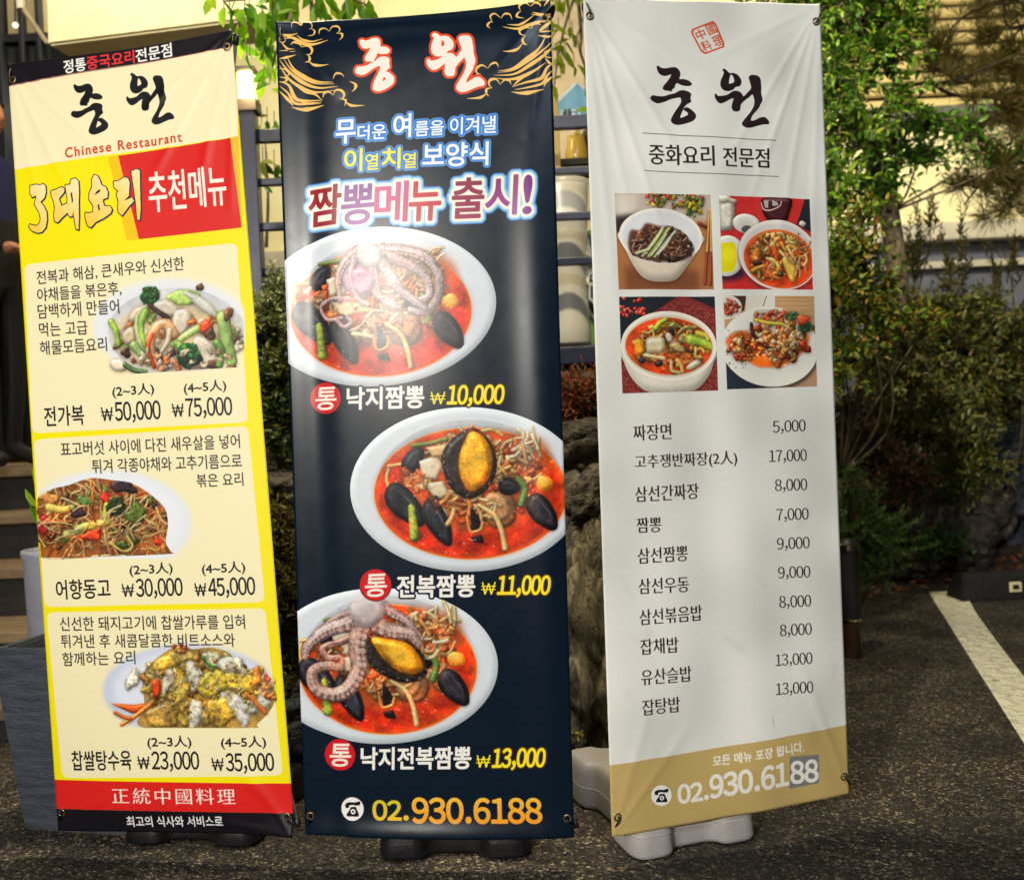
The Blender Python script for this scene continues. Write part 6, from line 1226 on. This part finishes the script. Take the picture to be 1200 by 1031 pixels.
    # menu
    M_ = [('짜장면', (741.8, 516.7), (785.6, 514.7), 18.5, '5,000', (904.4, 507), (943.2, 505)), ('고추쟁반짜장(2人)', (743.8, 551.6), (861.9, 546.2), 18.5, '17,000', (900, 541.3), (944.5, 539.7)), ('삼선간짜장', (744, 588.5), (818, 584.3), 18.5, '8,000', (907, 575.2), (945, 574)), ('짬뽕', (746, 624.3), (774, 623), 18, '7,000', (908.6, 609.7), (946.6, 608.3)), ('삼선짬뽕', (747, 660.6), (805, 656.7), 18.5, '9,000', (909.4, 643.5), (947.8, 642)),
          ('삼선우동', (748, 696), (806.4, 693), 18.5, '9,000', (910.7, 677.3), (948.6, 676)), ('삼선볶음밥', (749, 732.4), (822, 726.4), 18.5, '8,000', (912, 711.5), (949.5, 710)), ('잡채밥', (750, 767), (794, 763.7), 18.5, '8,000', (912.8, 744.8), (950.3, 742.8)), ('유산슬밥', (751, 802.7), (809.3, 797.5), 18.5, '13,000', (907.4, 779.5), (951, 777)), ('잡탕밥', (752, 838), (796, 833.2), 18.5, '13,000', (907.8, 813.3), (951.6, 810.7))]
    for s, p, q, h, n, a, b in M_:
        A.text(s, p, q, h, K, .12, serif=.75); A.text(n, a, b, 13.8, K, .05, base=True, serif=.75, sp=0)
    A.fill([(700, 899), (715, 896), (995.7, 849), (1010, 846.5), (1010, 990), (700, 990)], (188, 162, 100))
    w = (232, 228, 216); A.text('모든 메뉴 포장 됩니다.', (835, 897.3), (941, 880), 12, w, .35)
    A.text('02.', (794.3, 940), (829, 935), 21, w, .85, base=True, sp=0); A.text('930.61', (831.7, 934), (922.5, 917.7), 26, w, .95, base=True, sp=0)
    A.fill([(924, 885.4), (958.8, 883.2), (958.8, 916.5), (924, 922.7)], (122, 122, 120)); A.text('88', (926, 916.7), (957.7, 913.8), 25, w, .95, base=True, sp=0); phone(A, 774.3, 931, 12)
    A.line([(903, 838), (906, 852)], .3, .3, (150, 146, 140), 4, .8)
    # handling marks and dust on the cloth
    big = np.kron(RNG.random((22, 8)), np.ones((A.H // 20, A.W // 7)))[:A.H, :A.W]; big = blur(big, 60) - .5
    A.C *= (1 + .16 * big + .012 * NZF[np.arange(A.H)[:, None] % 1024, np.arange(A.W)[None] % 1024])[..., None]
    for k in range(26): A.soft(ell(U(725, 985), U(600, 975), U(2, 14), U(1, 5), U(0, 180), 20, .4), (120, 112, 100), 2.5, U(.03, .12))
# ------------------------------------------------------------------ the three menu banners on their stands
m_blackp = mat('black moulded plastic', (12, 12, 16), (22, 22, 26), 30, .38, .0006, 160)
m_greyp = mat('grey moulded plastic', (158, 152, 150), (176, 170, 166), 5, .5, .0006, 160)
m_rod = mat('grey fibre rod', (120, 118, 108), (150, 146, 134), 8, .35)
m_pole = mat('silver pole', (120, 122, 126), (150, 150, 152), 6, .3, metal=.8)
m_knob = mat('black rubber knob', (16, 16, 18), (26, 26, 28), 10, .45)
m_gro = mat('worn brass eyelet', (128, 108, 80), (170, 146, 104), 20, .35, metal=.9)
m_back = mat('banner back', (206, 206, 204), (214, 214, 212), 6, .6)
def print_mat(name, im, rough, spec, weave=0.0):
    m, nt, N, L, P = new_mat(name)
    uv = N.new('ShaderNodeUVMap'); uv.uv_map = 'print'; t = N.new('ShaderNodeTexImage'); t.image = im; t.extension = 'EXTEND'
    L.new(uv.outputs[0], t.inputs[0]); L.new(t.outputs['Color'], P.inputs['Base Color'])
    P.inputs['Specular IOR Level'].default_value = spec
    tc = N.new('ShaderNodeTexCoord'); nz = N.new('ShaderNodeTexNoise'); nz.inputs['Scale'].default_value = 26; nz.inputs['Detail'].default_value = 5
    L.new(tc.outputs['Object'], nz.inputs['Vector']); mr = N.new('ShaderNodeMapRange'); mr.inputs[3].default_value = rough - .05; mr.inputs[4].default_value = rough + .07
    L.new(nz.outputs[0], mr.inputs[0]); L.new(mr.outputs[0], P.inputs['Roughness'])
    w = N.new('ShaderNodeTexNoise'); w.inputs['Scale'].default_value = 900; w.inputs['Detail'].default_value = 2; L.new(tc.outputs['Object'], w.inputs['Vector'])
    b = N.new('ShaderNodeBump'); b.inputs['Distance'].default_value = weave; b.inputs['Strength'].default_value = 1; L.new(w.outputs[0], b.inputs['Height']); L.new(b.outputs[0], P.inputs['Normal'])
    return m
def ridge(S, T, p, q, w, amp, taper=True):
    """a crease of the cloth from p to q (sheet metres)"""
    dx, dy = q[0] - p[0], q[1] - p[1]; L2 = dx * dx + dy * dy
    t = ((S - p[0]) * dx + (T - p[1]) * dy) / L2; tc = np.clip(t, 0, 1)
    d = np.hypot(S - p[0] - tc * dx, T - p[1] - tc * dy)
    ww = w * (.35 + 1.0 * tc)
    f = np.exp(-(d / ww) ** 2) * (np.sin(np.clip(t, 0, 1) * np.pi) ** .5 if taper else 1)
    return amp * f
def menu_banner(label, A, printer, shape, rough, spec, weave, base, base_m, NU=110, NV=330):
    printer(A)
    im = A.image('print'); m = print_mat('printed ' + printer.__name__.split('_')[1] + ' banner', im, rough, spec, weave)
    o = empty('menu_banner', (base['c'].x, base['c'].y, 0), label, 'menu banner', 'banner stands in a row')
    u, v = np.meshgrid(np.linspace(0, 1, NU + 1), np.linspace(0, 1, NV + 1))
    TL, TR, BR, BL = A.loc
    Q = (TL * ((1 - u) * v)[..., None] + TR * (u * v)[..., None] + BR * (u * (1 - v))[..., None] + BL * ((1 - u) * (1 - v))[..., None])
    h, ds, dt = shape(u, v, Q[..., 0], Q[..., 1])
    S, T = Q[..., 0] + ds, Q[..., 1] + dt
    O, ex, ey, n = (np.array(x) for x in (A.O, A.ex, A.ey, A.n))
    V = O + S[..., None] * ex + T[..., None] * ey + h[..., None] * n
    idx = np.arange((NU + 1) * (NV + 1)).reshape(NV + 1, NU + 1)
    Fq = np.stack([idx[:-1, :-1], idx[:-1, 1:], idx[1:, 1:], idx[1:, :-1]], -1).reshape(-1, 4)
    nv = V.reshape(-1, 3); back = nv - n * .0009; K = len(nv)
    ring = np.r_[idx[0, :], idx[1:, -1], idx[-1, -2::-1], idx[-2:0:-1, 0]]
    rim = np.stack([ring, ring + K, np.roll(ring, -1) + K, np.roll(ring, -1)], -1)
    allF = np.vstack([Fq, Fq[:, ::-1] + K, rim])
    me = bpy.data.meshes.new('banner_sheet'); me.from_pydata(np.vstack([nv, back]).tolist(), [], allF.tolist())
    uvl = me.uv_layers.new(name='print')
    UV = np.stack([(Q[..., 0] - A.mn[0]) / (A.mx[0] - A.mn[0]), (Q[..., 1] - A.mn[1]) / (A.mx[1] - A.mn[1])], -1).reshape(-1, 2); UV = np.vstack([UV, UV])
    vi = np.empty(len(me.loops), np.int32); me.loops.foreach_get('vertex_index', vi); uvl.data.foreach_set('uv', UV[vi].reshape(-1).astype(np.float32))
    sheet = link('banner_sheet', me, [m, m_back], o, True)
    mi = np.zeros(len(allF), np.int32); mi[len(Fq):2 * len(Fq)] = 1; me.polygons.foreach_set('material_index', mi); me.update()
    # stand: base, pole, crossed arms with knobs and hooks, eyelets
    P3 = lambda i, j: Vector(V[j, i]); nn = Vector(A.n)
    cs = [P3(2, NV - 6), P3(NU - 2, NV - 6), P3(NU - 2, 6), P3(2, 6)]
    mid = Vector(V[NV // 2, NU // 2]) - nn * .10
    hub = Vector((base['c'].x, base['c'].y, 0)) * .35 + Vector((mid.x, mid.y, 0)) * .65; hub.z = 1.0
    bm = bmesh.new(); tube(bm, [(base['c'].x, base['c'].y, base['h'] - .01), hub + Vector((0, 0, .05))], .013, 14); from_bm('pole', bm, m_pole, o, smooth=True)
    bm = bmesh.new(); bmesh.ops.create_uvsphere(bm, u_segments=16, v_segments=10, radius=.03); bmesh.ops.translate(bm, verts=bm.verts, vec=hub); from_bm('hub', bm, m_knob, o, smooth=True)
    ctr = (cs[0] + cs[1] + cs[2] + cs[3]) / 4
    for k, c_ in enumerate(cs):
        out = (c_ - ctr); out.normalize(); tip = c_ + out * .012 - nn * .014 + Vector((0, 0, .012 if k < 2 else -.004))
        tip += (Vector(A.ex) * (.012 if k in (1, 2) else -.0))
        bm = bmesh.new(); md = hub.lerp(tip, .55) - nn * .035; tube(bm, spline([hub, md, tip], 8), [.006] * 12 + [.0042] * 5, 8); arm = from_bm('arm', bm, m_rod, o, smooth=True)
        bm = bmesh.new(); dirn = (tip - md).normalized(); tube(bm, [tip - dirn * .022, tip - dirn * .006, tip + dirn * .003], [.0068, .0075, .005], 10); from_bm('knob', bm, m_knob, arm, smooth=True)
        bm = bmesh.new()
        hk = spline([tip, tip + nn * .012 - out * .003, c_ + nn * .010 - out * .002, c_ + nn * .008 - out * .010, c_ - nn * .004 - out * .009], 6); tube(bm, hk, .0019, 8); from_bm('hook', bm, m_knob, arm, smooth=True)
        bm = bmesh.new(); ring_c = c_ - out * .009 + nn * .0012
        e1, e2 = Vector(A.ex), Vector(A.ey); R_, r_ = .0072, .0021; rr = []
        for i in range(24):
            a = 2 * math.pi * i / 24; dv = e1 * math.cos(a) + e2 * math.sin(a)
            rr.append([bm.verts.new(ring_c + dv * (R_ + r_ * math.cos(b)) + nn * (r_ * .7 * math.sin(b))) for b in [2 * math.pi * q / 10 for q in range(10)]])
        for i in range(24):
            for q in range(10): bm.faces.new((rr[i][q], rr[(i + 1) % 24][q], rr[(i + 1) % 24][(q + 1) % 10], rr[i][(q + 1) % 10]))
        from_bm('eyelet', bm, m_gro, sheet, smooth=True)
    stand_base(o, base, base_m)
    return o
def stand_base(o, b, m):
    """moulded foot: a rounded block with a lobe at each corner"""
    w, d, h = b['w'] / 2, b['d'] / 2, b['h']; nt_ = .032; lw, ld = .42, .40
    pl = [(-w, -d), (-w * lw, -d), (-w * lw + .018, -d + nt_), (w * lw - .018, -d + nt_), (w * lw, -d), (w, -d), (w, -d * ld), (w - nt_, -d * ld + .018), (w - nt_, d * ld - .018), (w, d * ld), (w, d), (w * lw, d), (w * lw - .018, d - nt_), (-w * lw + .018, d - nt_), (-w * lw, d), (-w, d), (-w, d * ld), (-w + nt_, d * ld - .018), (-w + nt_, -d * ld + .018), (-w, -d * ld)]
    P = []
    for i in range(len(pl)):
        a, q, c_ = (np.array(pl[(i + k) % len(pl)]) for k in (-1, 0, 1)); big = i in (0, 5, 10, 15); r = .05 if big else .026
        u = q + (a - q) / np.linalg.norm(a - q) * min(r, np.linalg.norm(a - q) * .45); v = q + (c_ - q) / np.linalg.norm(c_ - q) * min(r, np.linalg.norm(c_ - q) * .45)
        for t in np.linspace(0, 1, 7 if big else 6): P.append((1 - t) ** 2 * u + 2 * t * (1 - t) * q + t * t * v)
    P = np.array(P); dq = np.roll(P, -1, 0) - np.roll(P, 1, 0); nn = np.stack([dq[:, 1], -dq[:, 0]], 1); nn /= np.linalg.norm(nn, axis=1)[:, None]
    bm = bmesh.new(); M = Matrix.Translation(b['c']) @ Matrix.Rotation(b['rz'], 4, 'Z'); rings = []
    for ins, z in ((.012, 0), (.002, .006), (0, .014), (.004, h * .5), (.007, h - .026), (.010, h - .012), (.015, h - .003), (.021, h)):
        sc = 1.0; q = P - nn * ins; rings.append([bm.verts.new(M @ Vector((x, y, z))) for x, y in q])
    for r0, r1 in zip(rings, rings[1:]):
        for k in range(len(P)): bm.faces.new((r0[k], r0[(k + 1) % len(P)], r1[(k + 1) % len(P)], r1[k]))
    bm.faces.new(rings[-1]); bm.faces.new(rings[0][::-1])
    from_bm('base', bm, m, o, smooth=True)
    bm = bmesh.new(); rr = []                      # moulding seam round the foot
    for ins, z in ((.0045, h * .45), (.0030, h * .455), (.0030, h * .475), (.0048, h * .48)): q = P - nn * ins; rr.append([bm.verts.new(M @ Vector((x, y, z))) for x, y in q])
    for r0, r1 in zip(rr, rr[1:]):
        for k in range(len(P)): bm.faces.new((r0[k], r0[(k + 1) % len(P)], r1[(k + 1) % len(P)], r1[k]))
    from_bm('seam', bm, m, o, smooth=True)
    bm = bmesh.new(); lathe(bm, tuple(M @ Vector((0, -d * .55, h))), [(.024, -.004), (.024, .006), (.020, .010)], 24); from_bm('filler_cap', bm, m_knob, o)

def shape_yellow(u, v, S, T):
    h = .006 * np.sin(u * 3.1) * (1 - .3 * v) + .0025 * np.sin(u * 9 + v * 2.2) * np.sin(v * 5.0)
    tl, tr = A1.loc[0], A1.loc[1]; bl, br = A1.loc[3], A1.loc[2]
    for p, q, w, a in ((tl, (.10, 1.48), .011, .0036), (tl, (.24, 1.52), .009, .0030), (tl, (.02, 1.42), .010, .0026), (tr, (.42, 1.46), .011, .0034), (tr, (.30, 1.50), .010, .0030), (tr, (.50, 1.40), .009, .0026), (tl, (.30, 1.62), .009, .0022), (tr, (.26, 1.64), .009, .0024), (br, (.46, .16), .014, .004), (br, (.38, .03), .010, .0025), (bl, (.16, .10), .012, .0015)):
        h = h + ridge(S, T, p, q, w, a)
    sag = -.010 * np.sin(u * np.pi) * np.clip((v - .97) / .03, 0, 1)
    h = h + .016 * np.exp(-((1 - u) / .10) ** 2 - (v / .016) ** 2) - .008 * np.exp(-((v) / .02) ** 2) * np.sin(np.pi * u)
    return h, 0 * u, sag
def shape_navy(u, v, S, T):
    h = .010 * np.sin(u * np.pi) + .0075 * np.exp(-((u - .93) / .075) ** 2) * (.4 + .6 * np.sin(np.clip(v * 1.15, 0, 1) * np.pi)) - .005 * np.exp(-((u - .10) / .06) ** 2)
    h = h - .020 * np.exp(-((1 - v) / .030) ** 2) * np.sin(np.pi * np.clip(u, 0, 1)) ** .6 + .013 * np.exp(-(v / .018) ** 2) * np.sin(np.pi * u) ** .5
    h = h + .0012 * np.sin(u * 7 + 1) * np.sin(v * 9)
    tl, tr = A2.loc[0], A2.loc[1]
    for p, q, w, a in ((tl, (.14, 1.62), .012, .002), (tr, (.45, 1.62), .012, .002), (tr, (.54, 1.5), .01, .0016)): h = h + ridge(S, T, p, q, w, a)
    return h, 0 * u, -.006 * np.sin(u * np.pi) * np.clip((v - .97) / .03, 0, 1)
def shape_white(u, v, S, T):
    h = .006 * np.sin(u * np.pi) + .002 * np.sin(u * 11 + .5) * (.4 + .6 * (1 - v)) + .0012 * np.sin(u * 23 + v * 3)
    tl, tr = A3.loc[0], A3.loc[1]; bl, br = A3.loc[3], A3.loc[2]
    for p, q, w, a in ((tl, (.22, 1.28), .007, .0022), (tl, (.30, 1.40), .009, .0022), (tl, (.15, 1.30), .008, .0018), (tl, (.10, 1.10), .010, .0016), (tl, (.36, 1.62), .010, .0016),
                       (tr, (.42, 1.34), .007, .0024), (tr, (.36, 1.42), .008, .0022), (tr, (.48, 1.22), .009, .0018), (tr, (.34, 1.66), .010, .0016), (tr, (.56, 1.1), .01, .0014),
                       (br, (.46, .34), .012, .0020), (br, (.34, .20), .012, .0022), (bl, (.20, .22), .010, .0020), (bl, (.12, .3), .012, .0016)):
        h = h + ridge(S, T, p, q, w, a)
    return h, 0 * u, -.004 * np.sin(u * np.pi) * np.clip((v - .97) / .03, 0, 1)
A1 = Art(((8, 75), (272, 35), (346, 978), (68, 973)), (2.27, 2.165, 2.19))
A2 = Art(((323, 25), (645, 0), (673, 980), (358, 977)), (2.078, 2.02, 2.078))
A3 = Art(((683, -3), (961, 5), (996, 930), (717, 980)), (2.014, 2.141, 2.014))
b1 = ground_at(232, 994); b2 = ground_at(537, 1010)
menu_banner('yellow and cream menu banner with red heading, nearest the grey planter', A1, print_yellow, shape_yellow, .42, .2, .00012, dict(c=Vector((b1.x, b1.y + .19, 0)), w=.34, d=.38, h=.075, rz=R(-9)), m_blackp)
menu_banner('navy menu banner with three red soup bowls and gold waves, in the middle', A2, print_navy, shape_navy, .275, .24, .00006, dict(c=Vector((b2.x, b2.y + .19, 0)), w=.345, d=.38, h=.085, rz=R(-3)), m_blackp)
f1, f2 = ground_at(752, 1012), ground_at(893, 984); ax = (f2 - f1).normalized(); ay = Vector((-ax.y, ax.x, 0)); rz3 = math.atan2(ax.y, ax.x)
menu_banner('white menu banner with four food photos and a price list, on grey stand', A3, print_white, shape_white, .6, .2, .00025, dict(c=(f1 + f2) / 2 + ay * .225 - ax * .008, w=(f2 - f1).length * 1.04, d=.45, h=.112, rz=rz3), m_greyp)
bpy.data.objects.remove(_to)
# ------------------------------------------------------------------ the person standing at the entrance, mostly hidden by the yellow banner
def person():
    d = 4.3; fx = at(-2, 500, d).x; fy = at(-2, 500, d).y; z0 = .87
    o = empty('person', (fx, fy, z0), 'person in blue shirt and black apron standing at the top of the steps', 'person', rz=0)
    J = {'pelvis': (0, 0, .92, .125), 'waist': (0, .01, 1.08, .115), 'chest': (0, 0, 1.27, .135), 'neck0': (0, .01, 1.43, .07), 'neck1': (0, -.005, 1.50, .055)}
    names, co, rad, ed = [], [], [], []
    def add(n, x, y, z, r, par=None):
        names.append(n); co.append((x, y, z)); rad.append(r)
        if par is not None: ed.append((names.index(par), len(names) - 1))
    add('pelvis', 0, 0, .92, .13); add('waist', 0, .01, 1.08, .118, 'pelvis'); add('chest', 0, 0, 1.27, .135, 'waist'); add('neck0', 0, .015, 1.42, .075, 'chest'); add('neck1', 0, 0, 1.50, .052, 'neck0')
    for s, k in ((-1, 'l'), (1, 'r')):
        add(k + 'sh', .165 * s, .01, 1.38, .065, 'chest'); add(k + 'el', .225 * s, .03, 1.12, .046, k + 'sh'); add(k + 'wr', .20 * s, -.15, .98, .03, k + 'el')
        add(k + 'pm', .185 * s, -.22, .96, .028, k + 'wr')
        add(k + 'hip', .09 * s, 0, .84, .095, 'pelvis'); add(k + 'kn', .10 * s, -.015, .47, .06, k + 'hip'); add(k + 'an', .105 * s, .02, .085, .042, k + 'kn'); add(k + 'to', .115 * s, -.13, .03, .035, k + 'an')
    me = bpy.data.meshes.new('body'); me.from_pydata(co, ed, []); b = bpy.data.objects.new('body', me); COL.objects.link(b); b.parent = o
    b.modifiers.new('skin', 'SKIN'); sub = b.modifiers.new('sub', 'SUBSURF'); sub.levels = sub.render_levels = 2
    for v, r in zip(me.skin_vertices[0].data, rad): v.radius = (r, r)
    me.skin_vertices[0].data[0].use_root = True
    m, nt, N, L, P = new_mat('skin, blue shirt and black apron')
    tc = N.new('ShaderNodeTexCoord'); sx = N.new('ShaderNodeSeparateXYZ'); L.new(tc.outputs['Object'], sx.inputs[0])
    cr = N.new('ShaderNodeValToRGB'); cr.color_ramp.interpolation = 'CONSTANT'; e = cr.color_ramp.elements
    e[0].position = 0; e[0].color = lin((16, 16, 20)); e[1].position = 1.12 / 2; e[1].color = lin((16, 24, 84)); x = e.new(1.475 / 2); x.color = lin((196, 132, 96))
    mr = N.new('ShaderNodeMath'); mr.operation = 'DIVIDE'; mr.inputs[1].default_value = 2; L.new(sx.outputs[2], mr.inputs[0]); L.new(mr.outputs[0], cr.inputs[0]); L.new(cr.outputs[0], P.inputs['Base Color']); P.inputs['Roughness'].default_value = .7
    me.materials.append(m)
    # head with face
    ms = mat('skin', (190, 124, 88), (206, 142, 104), 6, .5); bm = bmesh.new(); bmesh.ops.create_uvsphere(bm, u_segments=32, v_segments=24, radius=1)
    for v in bm.verts:
        x, y, z = v.co; w = 1 - .22 * max(0, -z) ** 1.3
        X, Y, Z = x * .077 * w, y * .097 * (1 - .12 * max(0, -z)), z * .118
        if y < -.4: Y -= .022 * math.exp(-(x / .16) ** 2 - ((z + .12) / .2) ** 2) + .008 * math.exp(-(x / .3) ** 2 - ((z + .48) / .08) ** 2); Y += .010 * (math.exp(-((abs(x) - .4) / .16) ** 2 - ((z - .08) / .1) ** 2))
        v.co = (X, Y, Z + 1.60)
    h = from_bm('head', bm, ms, o, True, world=False)
    for s in (-1, 1):
        bm = bmesh.new(); bmesh.ops.create_uvsphere(bm, u_segments=12, v_segments=8, radius=1); bmesh.ops.transform(bm, matrix=Matrix.Translation((s * .030, -.078, 1.610)) @ Matrix.Diagonal((.011, .008, .006, 1)), verts=bm.verts); from_bm('eye', bm, m_knobdark, h, True, world=False)
        bm = bmesh.new(); bmesh.ops.create_uvsphere(bm, u_segments=14, v_segments=10, radius=1); bmesh.ops.transform(bm, matrix=Matrix.Translation((s * .077, .008, 1.595)) @ Matrix.Diagonal((.010, .020, .032, 1)), verts=bm.verts); from_bm('ear', bm, ms, h, True, world=False)
    bm = bmesh.new(); bmesh.ops.create_uvsphere(bm, u_segments=12, v_segments=8, radius=1); bmesh.ops.transform(bm, matrix=Matrix.Translation((0, -.088, 1.545)) @ Matrix.Diagonal((.024, .008, .006, 1)), verts=bm.verts); from_bm('mouth', bm, mat('lips', (150, 80, 66), (160, 90, 74), 9, .5), h, True, world=False)
    bm = bmesh.new(); bmesh.ops.create_uvsphere(bm, u_segments=28, v_segments=18, radius=1)
    for v in bm.verts:
        x, y, z = v.co; k = 1 + .05 * noise.noise(v.co * 5); v.co = (x * .087 * k, y * .106 * k + .012, max(z, -.35 + (.75 if y < -.25 else 0) * min(1, (-y - .25) / .4)) * .128 * k + 1.608)
    from_bm('hair', bm, mat('dark brown hair', (30, 20, 14), (52, 36, 26), 40, .5, .003, 160, stretch=(4, 4, 1)), o, True, world=False)
    # hands: palm with four unequal fingers and a thumb each, growing on the wrist
    for s in (-1, 1):
        c2, e2, r2 = [(0, 0, 0), (0, -.045, -.004), (0, -.085, -.008)], [(0, 1), (1, 2)], [.024, .030, .026]
        for k, (fx_, ln) in enumerate(((-.026, .066), (-.009, .076), (.009, .071), (.025, .055))):
            i = len(c2); c2 += [(fx_, -.09, -.008), (fx_ * 1.15, -.09 - ln * .45, -.016), (fx_ * 1.2, -.09 - ln * .8, -.04 - .004 * k), (fx_ * 1.2, -.09 - ln * .9, -.055)]; e2 += [(2, i), (i, i + 1), (i + 1, i + 2), (i + 2, i + 3)]; r2 += [.0092, .0088, .008, .0066]
        i = len(c2); c2 += [(-s * .032, -.03, -.008), (-s * .048, -.065, -.02), (-s * .045, -.092, -.03)]; e2 += [(0, i), (i, i + 1), (i + 1, i + 2)]; r2 += [.011, .0095, .0075]
        hm = bpy.data.meshes.new('hand'); hm.from_pydata(c2, e2, []); ho = bpy.data.objects.new('hand', hm); COL.objects.link(ho); ho.parent = o; ho.location = (.187 * s, -.215, .96)
        ho.modifiers.new('skin', 'SKIN'); q = ho.modifiers.new('sub', 'SUBSURF'); q.levels = q.render_levels = 1
        for v, r in zip(hm.skin_vertices[0].data, r2): v.radius = (r, r)
        hm.skin_vertices[0].data[0].use_root = True; hm.materials.append(ms)
    o.rotation_euler.z = R(78)
m_knobdark = mat('dark eyes', (20, 14, 10), (30, 22, 16), 9, .2)
person()
